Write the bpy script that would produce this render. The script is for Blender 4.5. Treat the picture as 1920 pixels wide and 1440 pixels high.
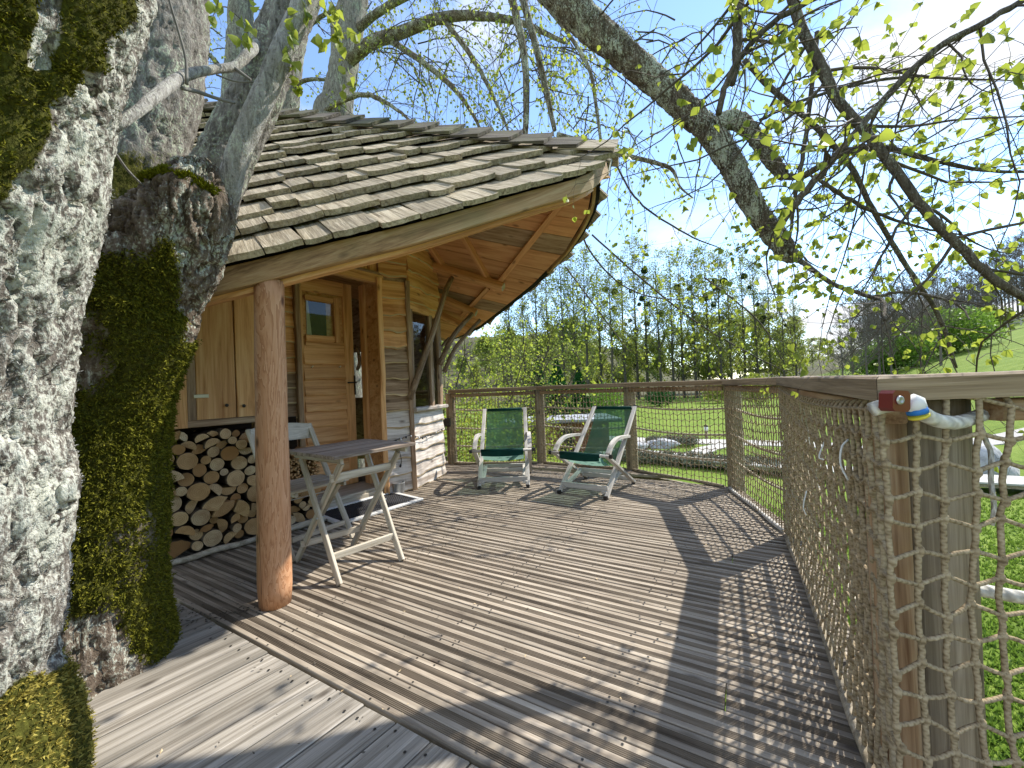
import bpy, math, random
import numpy as np
from mathutils import Vector, Matrix, noise, Euler

# ------------------------------------------------------------ clear
for o in list(bpy.data.objects):
    bpy.data.objects.remove(o)
S = bpy.context.scene
COL = S.collection
R = math.radians
random.seed(7)

# ------------------------------------------------------------ camera
CAM_H, FPX, ROLL, Y0 = 1.10, 740.0, R(2.3), 725.0
_p = math.atan((Y0 - 720) / FPX)
_fw = Vector((0, math.cos(_p), math.sin(_p)))
_up = Vector((0, -math.sin(_p), math.cos(_p)))
_rt = Vector((1, 0, 0))
CR = _rt * math.cos(ROLL) - _up * math.sin(ROLL)
CU = _up * math.cos(ROLL) + _rt * math.sin(ROLL)
CO = Vector((0, 0, CAM_H))
cam = bpy.data.cameras.new('camera')
cam.sensor_width = 36.0
cam.lens = 36.0 * FPX / 1920.0
cam.clip_start = 0.03
cam.clip_end = 5000
camo = bpy.data.objects.new('camera', cam)
COL.objects.link(camo)
camo.matrix_world = Matrix(((CR.x, CU.x, -_fw.x, 0), (CR.y, CU.y, -_fw.y, 0), (CR.z, CU.z, -_fw.z, CAM_H), (0, 0, 0, 1)))
S.camera = camo

# ------------------------------------------------------------ sky, sun, exposure
SUN_AZ, SUN_EL = R(61.0), R(47.5)          # azimuth clockwise from +Y
SUNV = Vector((math.sin(SUN_AZ) * math.cos(SUN_EL), math.cos(SUN_AZ) * math.cos(SUN_EL), math.sin(SUN_EL)))
world = bpy.data.worlds.new('World')
S.world = world
world.use_nodes = True
world.cycles.sampling_method = 'MANUAL'
world.cycles.sample_map_resolution = 256
wn = world.node_tree
wn.nodes.clear()
def wnode(t, **k):
    n = wn.nodes.new(t)
    for a, b in k.items():
        setattr(n, a, b)
    return n
sky = wnode('ShaderNodeTexSky', sky_type='NISHITA')
sky.sun_disc = False
sky.sun_elevation = SUN_EL
sky.sun_rotation = SUN_AZ
sky.air_density = 1.0
sky.dust_density = 0.0
sky.altitude = 1200
sky.ozone_density = 1.6
tc = wnode('ShaderNodeTexCoord')
sep = wnode('ShaderNodeSeparateXYZ')
wn.links.new(tc.outputs['Generated'], sep.inputs[0])
def wmath(op, a, b=None):
    n = wnode('ShaderNodeMath', operation=op)
    for i, v in enumerate((a, b)):
        if v is None:
            continue
        if isinstance(v, (int, float)):
            n.inputs[i].default_value = v
        else:
            wn.links.new(v, n.inputs[i])
    return n.outputs[0]
zc = wmath('ADD', wmath('MAXIMUM', sep.outputs[2], 0.0), 0.16)
cmb = wnode('ShaderNodeCombineXYZ')
wn.links.new(wmath('DIVIDE', sep.outputs[0], zc), cmb.inputs[0])
wn.links.new(wmath('DIVIDE', sep.outputs[1], zc), cmb.inputs[1])
cmb.inputs[2].default_value = 9.1
cof = wnode('ShaderNodeVectorMath', operation='ADD')
cof.inputs[1].default_value = (-1.05, -0.15, 0)
wn.links.new(cmb.outputs[0], cof.inputs[0])
cn = wnode('ShaderNodeTexNoise')
cn.inputs['Scale'].default_value = 0.7
cn.inputs['Detail'].default_value = 9
cn.inputs['Roughness'].default_value = 0.56
cn.inputs['Distortion'].default_value = 0.35
wn.links.new(cof.outputs[0], cn.inputs['Vector'])
cr = wnode('ShaderNodeValToRGB')
cr.color_ramp.elements[0].position = 0.485
cr.color_ramp.elements[1].position = 0.575
wn.links.new(cn.outputs['Fac'], cr.inputs[0])
mixc = wnode('ShaderNodeMix', data_type='RGBA')
mixc.inputs[7].default_value = (3.1, 3.2, 3.35, 1)
above = wmath('MINIMUM', wmath('MULTIPLY', wmath('MAXIMUM', sep.outputs[2], 0.0), 40.0), 1.0)
wn.links.new(wmath('MULTIPLY', cr.outputs[0], above), mixc.inputs[0])
wn.links.new(sky.outputs[0], mixc.inputs[6])
bg = wnode('ShaderNodeBackground')
bg.inputs[1].default_value = 0.15
wn.links.new(mixc.outputs[2], bg.inputs[0])
wo = wnode('ShaderNodeOutputWorld')
wn.links.new(bg.outputs[0], wo.inputs[0])
sl = bpy.data.lights.new('sun', 'SUN')
sl.energy = 3.2
sl.angle = R(0.55)
sl.color = (1.0, 0.95, 0.86)
so = bpy.data.objects.new('sun', sl)
COL.objects.link(so)
so.rotation_euler = SUNV.to_track_quat('Z', 'Y').to_euler()
so.location = (6, 4, 9)
S.view_settings.view_transform = 'Standard'
S.view_settings.look = 'None'
S.view_settings.gamma = 1.0
S.view_settings.exposure = 1.34
S.render.engine = 'CYCLES'
S.cycles.max_bounces = 5
S.cycles.diffuse_bounces = 4
S.cycles.glossy_bounces = 2
S.cycles.transmission_bounces = 2
S.cycles.transparent_max_bounces = 8

# ------------------------------------------------------------ photo measurement helpers
def ray(px, py):
    return _fw + CR * ((px - 960) / FPX) - CU * ((py - 720) / FPX)
def at(px, py, Y):                     # point seen at a pixel, Y metres in front
    d = ray(px, py)
    return CO + d * (Y / d.y)
def onz(px, py, z=0.0):
    d = ray(px, py)
    return CO + d * ((z - CAM_H) / d.z)
def onplane(px, py, P, n):
    d = ray(px, py)
    return CO + d * ((P - CO).dot(n) / d.dot(n))

# ------------------------------------------------------------ mesh helpers
class MB:
    def __init__(s):
        s.v = []; s.f = []; s.m = []; s.uv = []; s.sm = []
    def add(s, vs, fs, mi=0, uvs=None, smooth=False):
        b = len(s.v)
        s.v.extend([tuple(x) for x in vs])
        if uvs is None:
            s.uv.extend([(0.0, 0.0)] * len(vs))
        else:
            s.uv.extend(uvs)
        for f in fs:
            s.f.append(tuple(b + i for i in f))
        s.m.extend([mi] * len(fs)); s.sm.extend([smooth] * len(fs))
        return b
    def mesh(s, name, mats, xf=None):
        me = bpy.data.meshes.new(name)
        vs = s.v
        if xf is not None:
            vs = [tuple(xf @ Vector(x)) for x in vs]
        me.from_pydata(vs, [], s.f)
        if not isinstance(mats, (list, tuple)):
            mats = [mats]
        for m in mats:
            me.materials.append(m)
        if any(s.m):
            me.polygons.foreach_set('material_index', s.m)
        if any(s.sm):
            me.polygons.foreach_set('use_smooth', s.sm)
        if any(u != (0.0, 0.0) for u in s.uv[:64]):
            uvl = me.uv_layers.new(name='UVMap')
            li = np.empty(len(me.loops), dtype=np.int32)
            me.loops.foreach_get('vertex_index', li)
            uva = np.array(s.uv, dtype=np.float32)[li]
            uvl.data.foreach_set('uv', uva.ravel())
        me.update()
        return me
    def box(s, c, sx, sy, sz, mi=0, ch=0.0):
        box_into(s, Matrix.Translation(Vector(c)), sx, sy, sz, mi, ch)

def box_into(mb, M, sx, sy, sz, mi=0, ch=0.0):
    x, y, z = sx / 2, sy / 2, sz / 2
    if ch <= 0:
        vs = [(-x, -y, -z), (x, -y, -z), (x, y, -z), (-x, y, -z), (-x, -y, z), (x, -y, z), (x, y, z), (-x, y, z)]
        fs = [(0, 3, 2, 1), (4, 5, 6, 7), (0, 1, 5, 4), (1, 2, 6, 5), (2, 3, 7, 6), (3, 0, 4, 7)]
    else:
        prof = [(-y + ch, -z), (y - ch, -z), (y, -z + ch), (y, z - ch), (y - ch, z), (-y + ch, z), (-y, z - ch), (-y, -z + ch)]
        vs = [(-x, a, b) for a, b in prof] + [(x, a, b) for a, b in prof]
        fs = [(i, (i + 1) % 8, 8 + (i + 1) % 8, 8 + i) for i in range(8)]
        fs = [f[::-1] for f in fs]
        fs += [tuple(range(8)), tuple(range(15, 7, -1))]
    mb.add([tuple(M @ Vector(v)) for v in vs], fs, mi)

WM = {}                                    # world matrices of things
def link(o, parent=None, M=None):
    COL.objects.link(o)
    M = M if M is not None else Matrix.Identity(4)
    WM[o.name] = M
    if parent is not None:
        o.parent = parent
        o.matrix_basis = WM[parent.name].inverted() @ M
    else:
        o.matrix_basis = M
    return o
def tag(o, label=None, cat=None, group=None, kind=None):
    if label: o['label'] = label
    if cat: o['category'] = cat
    if group: o['group'] = group
    if kind: o['kind'] = kind
    return o
def thing(name, loc, rz=0.0, label=None, cat=None, group=None, kind=None):
    o = bpy.data.objects.new(name, None)
    o.empty_display_size = 0.1
    link(o, None, Matrix.Translation(Vector(loc)) @ Matrix.Rotation(rz, 4, 'Z'))
    return tag(o, label, cat, group, kind)
def obj(name, mb, mats, parent=None, M=None):
    me = mb if isinstance(mb, bpy.types.Mesh) else mb.mesh(name, mats)
    o = bpy.data.objects.new(name, me)
    return link(o, parent, M)
def frame(p0, p1, up=(0, 0, 1)):
    """matrix: origin midway, X from p0 to p1, Z near up"""
    p0, p1 = Vector(p0), Vector(p1)
    x = (p1 - p0).normalized()
    z = Vector(up)
    y = z.cross(x)
    if y.length < 1e-5:
        y = Vector((0, 1, 0)).cross(x)
    y.normalize()
    z = x.cross(y)
    c = (p0 + p1) / 2
    return Matrix(((x.x, y.x, z.x, c.x), (x.y, y.y, z.y, c.y), (x.z, y.z, z.z, c.z), (0, 0, 0, 1))), (p1 - p0).length
def beam(name, p0, p1, w, t, mat, parent=None, up=(0, 0, 1), ch=0.004, seg=1, wob=0.0, seed=0):
    """a sawn timber, w wide (Y), t thick (Z)"""
    M, L = frame(p0, p1, up)
    mb = MB()
    y, z = w / 2, t / 2
    ch = min(ch, y * .4, z * .4)
    prof = [(-y + ch, -z), (y - ch, -z), (y, -z + ch), (y, z - ch), (y - ch, z), (-y + ch, z), (-y, z - ch), (-y, -z + ch)]
    vs = []; rg = random.Random(seed * 31 + int(L * 1000))
    for k in range(seg + 1):
        x = -L / 2 + L * k / seg
        dy = rg.uniform(-wob, wob); dz = rg.uniform(-wob, wob) * .4; sc = 1 + rg.uniform(-wob, wob) * 2
        vs += [(x, a * sc + dy, b + dz) for a, b in prof]
    fs = []
    for k in range(seg):
        for i in range(8):
            a, b = k * 8 + i, k * 8 + (i + 1) % 8
            fs.append((a, a + 8, b + 8, b))
    fs += [tuple(range(8)), tuple(range(8 * seg + 7, 8 * seg - 1, -1))]
    mb.add(vs, fs)
    return obj(name, mb, mat, parent, M)
def tube(mb, pts, rad, sides=6, mi=0, cap=True, uv=True, smooth=True, uoff=0.0):
    n = len(pts)
    pts = [Vector(p) for p in pts]
    if not isinstance(rad, (list, tuple)):
        rad = [rad] * n
    d0 = (pts[1] - pts[0]).normalized()
    nx = d0.orthogonal().normalized()
    vs, us = [], []
    u = uoff
    for i in range(n):
        if i == 0: d = pts[1] - pts[0]
        elif i == n - 1: d = pts[-1] - pts[-2]
        else: d = pts[i + 1] - pts[i - 1]
        d.normalize()
        nx = (nx - d * nx.dot(d))
        if nx.length < 1e-6: nx = d.orthogonal()
        nx.normalize()
        ny = d.cross(nx)
        if i: u += (pts[i] - pts[i - 1]).length
        for k in range(sides):
            a = 2 * math.pi * k / sides
            q = pts[i] + (nx * math.cos(a) + ny * math.sin(a)) * rad[i]
            vs.append((q.x, q.y, q.z))
            us.append((u + 1e-4, abs(2 * k / sides - 1) + 1e-4))
    fs = []
    for i in range(n - 1):
        for k in range(sides):
            a = i * sides + k; b = i * sides + (k + 1) % sides
            fs.append((a, b, b + sides, a + sides))
    if cap:
        fs.append(tuple(range(sides))[::-1]); fs.append(tuple(range((n - 1) * sides, n * sides)))
    mb.add(vs, fs, mi, us, smooth)
def spline(pts, n):
    """Catmull-Rom through points (tuples of any length)"""
    P = [np.array(p, float) for p in pts]
    P = [2 * P[0] - P[1]] + P + [2 * P[-1] - P[-2]]
    out = []
    m = len(P) - 3
    for i in range(n):
        t = i / (n - 1) * m
        k = min(int(t), m - 1); t -= k
        a, b, c, d = P[k:k + 4]
        out.append(0.5 * ((2 * b) + (-a + c) * t + (2 * a - 5 * b + 4 * c - d) * t * t + (-a + 3 * b - 3 * c + d) * t ** 3))
    return out
def lathe(mb, prof, sides, M=None, mi=0):
    M = M or Matrix.Identity(4)
    vs = []
    for r, z in prof:
        for k in range(sides):
            a = 2 * math.pi * k / sides
            vs.append(tuple(M @ Vector((r * math.cos(a), r * math.sin(a), z))))
    fs = []
    for i in range(len(prof) - 1):
        for k in range(sides):
            a = i * sides + k; b = i * sides + (k + 1) % sides
            fs.append((a, b, b + sides, a + sides))
    mb.add(vs, fs, mi, None, True)

# ------------------------------------------------------------ materials
def hexc(r, g, b):
    return (r, g, b, 1)
class Mat:
    def __init__(s, name):
        s.m = bpy.data.materials.new(name)
        s.m.use_nodes = True
        s.t = s.m.node_tree
        s.b = s.t.nodes['Principled BSDF']
    def n(s, t, **k):
        x = s.t.nodes.new(t)
        for a, b in k.items():
            setattr(x, a, b)
        return x
    def l(s, a, b):
        s.t.links.new(a, b)
    def coords(s, kind='Object', scale=(1, 1, 1), rnd=True):
        c = s.n('ShaderNodeTexCoord').outputs[kind]
        if rnd:
            oi = s.n('ShaderNodeObjectInfo')
            sc = s.n('ShaderNodeVectorMath', operation='SCALE')
            cb = s.n('ShaderNodeCombineXYZ')
            mu = s.n('ShaderNodeMath', operation='MULTIPLY'); mu.inputs[1].default_value = 37.3
            s.l(oi.outputs['Random'], mu.inputs[0])
            for i in range(3): s.l(mu.outputs[0], cb.inputs[i])
            ad = s.n('ShaderNodeVectorMath', operation='ADD')
            s.l(c, ad.inputs[0]); s.l(cb.outputs[0], ad.inputs[1])
            c = ad.outputs[0]
        mp = s.n('ShaderNodeMapping'); mp.inputs['Scale'].default_value = scale
        s.l(c, mp.inputs[0])
        return mp.outputs[0]
    def noise(s, v, scale=5, detail=6, rough=.55, dist=0.0):
        x = s.n('ShaderNodeTexNoise')
        x.inputs['Scale'].default_value = scale; x.inputs['Detail'].default_value = detail
        x.inputs['Roughness'].default_value = rough; x.inputs['Distortion'].default_value = dist
        s.l(v, x.inputs['Vector'])
        return x.outputs['Fac']
    def ramp(s, f, stops):
        x = s.n('ShaderNodeValToRGB')
        e = x.color_ramp.elements
        while len(e) < len(stops): e.new(0.5)
        for i, (p, c) in enumerate(stops):
            e[i].position = p
            e[i].color = c if len(c) == 4 else (c[0], c[1], c[2], 1)
        s.l(f, x.inputs[0])
        return x.outputs[0]
    def mix(s, f, a, b, mode='MIX'):
        x = s.n('ShaderNodeMix', data_type='RGBA', blend_type=mode)
        for i, v in ((0, f), (6, a), (7, b)):
            if isinstance(v, (int, float)): x.inputs[i].default_value = v
            elif isinstance(v, tuple): x.inputs[i].default_value = v if len(v) == 4 else v + (1,)
            else: s.l(v, x.inputs[i])
        return x.outputs[2]
    def math(s, op, a, b=0.0):
        x = s.n('ShaderNodeMath', operation=op)
        for i, v in enumerate((a, b)):
            if isinstance(v, (int, float)): x.inputs[i].default_value = v
            else: s.l(v, x.inputs[i])
        return x.outputs[0]
    def bump(s, h, st=.3, d=.01, nrm=None):
        x = s.n('ShaderNodeBump'); x.inputs['Strength'].default_value = st; x.inputs['Distance'].default_value = d
        s.l(h, x.inputs['Height'])
        if nrm is not None: s.l(nrm, x.inputs['Normal'])
        s.l(x.outputs[0], s.b.inputs['Normal'])
        return x.outputs[0]
    def set(s, col=None, rough=.6, spec=.3, **k):
        if col is not None:
            if isinstance(col, tuple): s.b.inputs['Base Color'].default_value = col if len(col) == 4 else col + (1,)
            else: s.l(col, s.b.inputs['Base Color'])
        if isinstance(rough, (int, float)): s.b.inputs['Roughness'].default_value = rough
        else: s.l(rough, s.b.inputs['Roughness'])
        s.b.inputs['Specular IOR Level'].default_value = spec
        for a, b in k.items(): s.b.inputs[a].default_value = b
        return s.m

def wood(name, dark, mid, light, grain=26, along=1.3, rough=.7, var=.35, knots=True, bump=.35, stain=None, stain_amt=.5):
    """sawn timber, grain along the object's X axis"""
    m = Mat(name)
    v = m.coords('Object', (along, grain, grain))
    g = m.noise(v, 1.0, 5, .62, .9)
    v2 = m.coords('Object', (along * 4, grain * 7, grain * 7))
    fine = m.noise(v2, 1.0, 3, .6)
    f = m.math('ADD', m.math('MULTIPLY', g, .75), m.math('MULTIPLY', fine, .25))
    c = m.ramp(f, [(.36, dark), (.5, mid), (.64, light)])
    vp = m.coords('Object', (1.6, 3.0, 3.0))
    patch = m.noise(vp, 1.2, 3, .6)
    if stain:
        c = m.mix(m.math('MULTIPLY', m.ramp(patch, [(.45, (0, 0, 0)), (.65, (1, 1, 1))]), stain_amt), c, stain)
    if knots:
        vk = m.coords('Object', (3.2, 7.5, 7.5))
        vo = m.n('ShaderNodeTexVoronoi'); vo.inputs['Scale'].default_value = 1.0
        m.l(vk, vo.inputs['Vector'])
        kn = m.ramp(vo.outputs['Distance'], [(.05, (1, 1, 1)), (.16, (0, 0, 0))])
        c = m.mix(m.math('MULTIPLY', kn, .75), c, (dark[0] * .35, dark[1] * .3, dark[2] * .3))
    oi = m.n('ShaderNodeObjectInfo')
    val = m.n('ShaderNodeMapRange'); val.inputs['To Min'].default_value = 1 - var; val.inputs['To Max'].default_value = 1 + var
    m.l(oi.outputs['Random'], val.inputs[0])
    hsv = m.n('ShaderNodeHueSaturation')
    m.l(val.outputs[0], hsv.inputs['Value']); m.l(c, hsv.inputs['Color'])
    m.bump(f, bump, .006)
    return m.set(hsv.outputs[0], rough, .25)

M_ = {}
M_['deck'] = wood('deck_timber', (.15, .12, .09), (.315, .262, .202), (.45, .39, .31), 24, 1.2, .78, .20, True, .45, (.19, .16, .12), .55)
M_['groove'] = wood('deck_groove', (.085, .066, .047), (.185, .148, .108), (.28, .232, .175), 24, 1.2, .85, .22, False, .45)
M_['plank'] = wood('grey_weathered_plank', (.10, .083, .063), (.275, .245, .203), (.44, .40, .345), 34, .8, .8, .12, True, .8, (.165, .15, .125), .6)
M_['pine'] = wood('honey_pine', (.42, .185, .065), (.67, .365, .155), (.79, .50, .255), 16, .9, .55, .16, True, .12)
M_['pine_red'] = wood('reddish_larch', (.45, .20, .085), (.64, .33, .155), (.74, .43, .225), 11, .7, .55, .12, True, .12)
M_['siding'] = wood('weathered_siding', (.14, .085, .05), (.31, .205, .125), (.47, .345, .235), 17, 1.4, .7, .16, True, .3)
M_['siding_grey'] = wood('grey_siding', (.28, .225, .18), (.52, .46, .40), (.70, .65, .59), 17, 1.4, .75, .10, True, .3)
M_['beam_old'] = wood('green_stained_beam', (.15, .08, .035), (.38, .23, .11), (.50, .345, .19), 18, .8, .7, .08, True, .35, (.20, .18, .075), .4)
M_['furn'] = wood('silvered_teak', (.27, .225, .16), (.43, .375, .29), (.56, .51, .42), 30, 2.0, .7, .10, False, .3)
M_['furn_dark'] = wood('brown_grey_table_slat', (.15, .11, .08), (.30, .24, .19), (.43, .365, .305), 26, 1.6, .7, .14, False, .35)
M_['furn_pale'] = wood('pale_chair_timber', (.34, .31, .27), (.50, .47, .42), (.61, .58, .53), 30, 2.0, .65, .06, False, .25)
M_['shake'] = wood('oak_shake', (.155, .122, .08), (.355, .298, .21), (.54, .47, .35), 42, .8, .85, .20, False, .9, (.24, .21, .13), .3)
M_['cap'] = wood('dark_ridge_shake', (.035, .029, .022), (.095, .08, .062), (.18, .155, .125), 36, .9, .85, .22, False, .9, (.15, .16, .06), .4)
M_['rail'] = wood('rail_timber', (.13, .088, .05), (.25, .18, .108), (.37, .285, .185), 34, 1.2, .7, .12, True, .5)
M_['post'] = wood('green_grey_post', (.13, .10, .065), (.29, .235, .16), (.43, .365, .265), 30, 1.0, .75, .12, True, .5, (.19, .165, .10), .4)
M_['post_red'] = wood('red_brown_post', (.15, .075, .035), (.33, .205, .11), (.46, .345, .22), 18, .8, .7, .06, True, .3)
M_['pole'] = wood('rustic_pole', (.09, .058, .036), (.21, .145, .095), (.34, .255, .18), 30, 1.2, .8, .12, False, .8)

def log_post_mat():
    m = Mat('peeled_log')
    v = m.coords('Object', (5.5, 5.5, .9), False)
    w = m.noise(v, 1.3, 5, .55, 2.2)
    rings = m.math('FRACT', m.math('MULTIPLY', w, 9.0))
    c = m.ramp(rings, [(0.0, (.34, .155, .075)), (.45, (.53, .28, .15)), (1.0, (.61, .36, .21))])
    f2 = m.noise(m.coords('Object', (60, 60, 2.0), False), 1.0, 4, .6)
    c = m.mix(m.math('MULTIPLY', f2, .5), c, (.42, .19, .08))
    vo = m.n('ShaderNodeTexVoronoi'); vo.inputs['Scale'].default_value = 1.0
    m.l(m.coords('Object', (9, 9, 4.2), False), vo.inputs['Vector'])
    c = m.mix(m.ramp(vo.outputs['Distance'], [(.06, (1, 1, 1)), (.16, (0, 0, 0))]), c, (.12, .045, .02))
    ck = m.noise(m.coords('Object', (26, 26, .8), False), 1.0, 3, .5)
    c = m.mix(m.ramp(ck, [(.30, (.8, .8, .8)), (.345, (0, 0, 0))]), c, (.10, .04, .018))
    m.bump(w, .25, .01)
    return m.set(c, .55, .25)
M_['logpost'] = log_post_mat()

def plain(name, col, rough=.5, spec=.4, var=0.0, bump=None, metal=0.0):
    m = Mat(name)
    c = col + (1,) if len(col) == 3 else col
    n = m.noise(m.coords('Object', (1, 1, 1)), 14, 5, .6)
    cc = m.ramp(n, [(.3, tuple(x * (1 - var) for x in c[:3])), (.7, tuple(min(1, x * (1 + var)) for x in c[:3]))])
    if bump: m.bump(n, bump, .004)
    mm = m.set(cc, rough, spec)
    m.b.inputs['Metallic'].default_value = metal
    return mm
M_['black'] = plain('black_plastic', (.012, .012, .013), .4, .4, .2)
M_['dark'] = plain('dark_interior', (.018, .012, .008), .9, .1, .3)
M_['felt'] = plain('roof_felt', (.02, .019, .018), .9, .1, .3)
M_['steel'] = plain('dull_steel', (.42, .42, .40), .42, .5, .1, None, .85)
M_['zinc'] = plain('zinc_pot', (.36, .37, .37), .5, .5, .15, .1, .5)
M_['iron'] = plain('dark_iron', (.05, .046, .04), .5, .4, .2, None, .6)
M_['redpaint'] = plain('oxblood_paint', (.14, .022, .016), .32, .5, .12)
M_['white'] = plain('white_fibre', (.72, .72, .70), .8, .2, .08, .3)
M_['blue'] = plain('blue_tape', (.02, .16, .48), .5, .3, .05)
M_['yellow'] = plain('yellow_tape', (.62, .52, .05), .5, .3, .05)
M_['cream'] = plain('cream_tag', (.66, .62, .46), .6, .3, .05)
M_['concrete'] = plain('pale_concrete', (.44, .43, .40), .85, .2, .12, .1)
M_['slate'] = plain('grey_felt_roof', (.30, .31, .33), .7, .3, .2)
M_['brick'] = plain('red_brown_wall', (.24, .11, .065), .85, .2, .35)
M_['rubber'] = plain('black_mat_rubber', (.017, .017, .019), .75, .3, .4, .5)
M_['matframe'] = plain('aluminium_frame', (.62, .61, .58), .45, .5, .05)
M_['signred'] = plain('red_sign_paint', (.20, .015, .02), .6, .3, .1)
M_['curtain'] = plain('pale_curtain', (.55, .52, .45), .9, .1, .06)

def rope_mat(name, a, b, c, freq=150, tw=1.0, spots=None):
    m = Mat(name)
    uv = m.n('ShaderNodeTexCoord').outputs['UV']
    sp = m.n('ShaderNodeSeparateXYZ'); m.l(uv, sp.inputs[0])
    U = m.math('MULTIPLY', sp.outputs[0], freq)
    V = m.math('MULTIPLY', sp.outputs[1], 3.14159 * tw)
    s1 = m.math('SINE', m.math('ADD', U, V))
    s2 = m.math('SINE', m.math('SUBTRACT', U, V))
    h = m.math('MAXIMUM', s1, s2) if tw < 2 else s1
    bs = .35 if tw < 2 else .9
    n = m.noise(m.coords('Object', (1, 1, 1), False), 45, 4, .6)
    f = m.math('ADD', m.math('MULTIPLY', h, .13), m.math('MULTIPLY', n, .9))
    col = m.ramp(f, [(.2, a), (.5, b), (.75, c)])
    m.bump(h, bs, .002)
    return m.set(col, .85, .15)
M_['net'] = rope_mat('net_cord', (.13, .092, .05), (.29, .225, .138), (.40, .325, .215), 420, 1.0)
M_['rope'] = rope_mat('laid_rope', (.24, .20, .145), (.46, .41, .325), (.60, .555, .46), 130, 2.0)
M_['rope_white'] = rope_mat('white_rope', (.36, .34, .30), (.58, .56, .50), (.72, .70, .65), 150, 2.0)

def fabric_mat():
    m = Mat('green_sling_mesh')
    t = m.t
    n = m.noise(m.coords('Object', (1, 1, 1)), 9, 4, .6)
    col = m.ramp(n, [(.3, (.003, .05, .038)), (.7, (.010, .095, .072))])
    di = m.n('ShaderNodeBsdfDiffuse'); m.l(col, di.inputs[0])
    tl = m.n('ShaderNodeBsdfTranslucent'); tl.inputs[0].default_value = (.34, .54, .46, 1)
    tp = m.n('ShaderNodeBsdfTransparent'); tp.inputs[0].default_value = (.55, .78, .68, 1)
    a = m.n('ShaderNodeMixShader'); a.inputs[0].default_value = .42
    m.l(di.outputs[0], a.inputs[1]); m.l(tl.outputs[0], a.inputs[2])
    b = m.n('ShaderNodeMixShader'); b.inputs[0].default_value = .34
    m.l(a.outputs[0], b.inputs[1]); m.l(tp.outputs[0], b.inputs[2])
    m.l(b.outputs[0], t.nodes['Material Output'].inputs[0])
    return m.m
M_['sling'] = fabric_mat()
M_['sling_hem'] = plain('green_sling_hem', (.003, .036, .028), .8, .15, .2, .2)

def glass_mat():
    m = Mat('window_glass')
    gl = m.n('ShaderNodeBsdfGlossy'); gl.inputs['Roughness'].default_value = .02
    tp = m.n('ShaderNodeBsdfTransparent'); tp.inputs[0].default_value = (.82, .88, .86, 1)
    fr = m.n('ShaderNodeFresnel'); fr.inputs[0].default_value = 1.5
    mx = m.n('ShaderNodeMixShader')
    m.l(fr.outputs[0], mx.inputs[0]); m.l(tp.outputs[0], mx.inputs[1]); m.l(gl.outputs[0], mx.inputs[2])
    m.l(mx.outputs[0], m.t.nodes['Material Output'].inputs[0])
    return m.m
M_['glass'] = glass_mat()

def leaf_mat(name, a, b, tr, trans=.5):
    m = Mat(name)
    oi = m.n('ShaderNodeNewGeometry')
    rnd = oi.outputs['Random Per Island']
    col = m.ramp(rnd, [(0, a), (1, b)])
    if trans <= .3:                        # opaque tufts
        df = m.n('ShaderNodeBsdfDiffuse'); m.l(col, df.inputs[0])
        m.l(df.outputs[0], m.t.nodes['Material Output'].inputs[0])
        return m.m
    tcol = m.mix(rnd, tuple(x * .8 for x in tr), tr)
    di = m.n('ShaderNodeBsdfPrincipled'); m.l(col, di.inputs['Base Color']); di.inputs['Roughness'].default_value = .5
    di.inputs['Specular IOR Level'].default_value = .25
    tl = m.n('ShaderNodeBsdfTranslucent'); m.l(tcol, tl.inputs[0])
    mx = m.n('ShaderNodeMixShader'); mx.inputs[0].default_value = trans
    m.l(di.outputs[0], mx.inputs[1]); m.l(tl.outputs[0], mx.inputs[2])
    m.l(mx.outputs[0], m.t.nodes['Material Output'].inputs[0])
    return m.m
M_['leaf'] = leaf_mat('young_lime_leaf', (.12, .19, .02), (.27, .32, .05), (.40, .46, .06), .55)
M_['leaf_bg'] = leaf_mat('spring_foliage', (.10, .155, .025), (.22, .27, .055), (.30, .36, .06), .45)
M_['leaf_olive'] = leaf_mat('olive_crown', (.10, .14, .025), (.21, .24, .05), (.30, .34, .06), .5)
M_['leaf_dark'] = leaf_mat('conifer_green', (.015, .06, .015), (.04, .13, .03), (.06, .18, .04), .3)
M_['leaf_bush'] = leaf_mat('bush_green', (.09, .18, .02), (.18, .29, .04), (.22, .36, .05), .4)
M_['leaf_grey'] = leaf_mat('grey_green', (.12, .13, .10), (.24, .25, .19), (.16, .18, .12), .3)
M_['mistle'] = leaf_mat('mistletoe', (.025, .05, .02), (.05, .09, .035), (.05, .09, .03), .3)
M_['moss'] = leaf_mat('moss_tuft', (.045, .05, .006), (.19, .18, .024), (.18, .16, .03), .3)
M_['moss_gold'] = leaf_mat('golden_moss', (.16, .13, .02), (.34, .29, .075), (.30, .27, .05), .3)
M_['grass'] = leaf_mat('grass_blade', (.075, .14, .016), (.17, .25, .04), (.18, .29, .04), .4)

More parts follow.
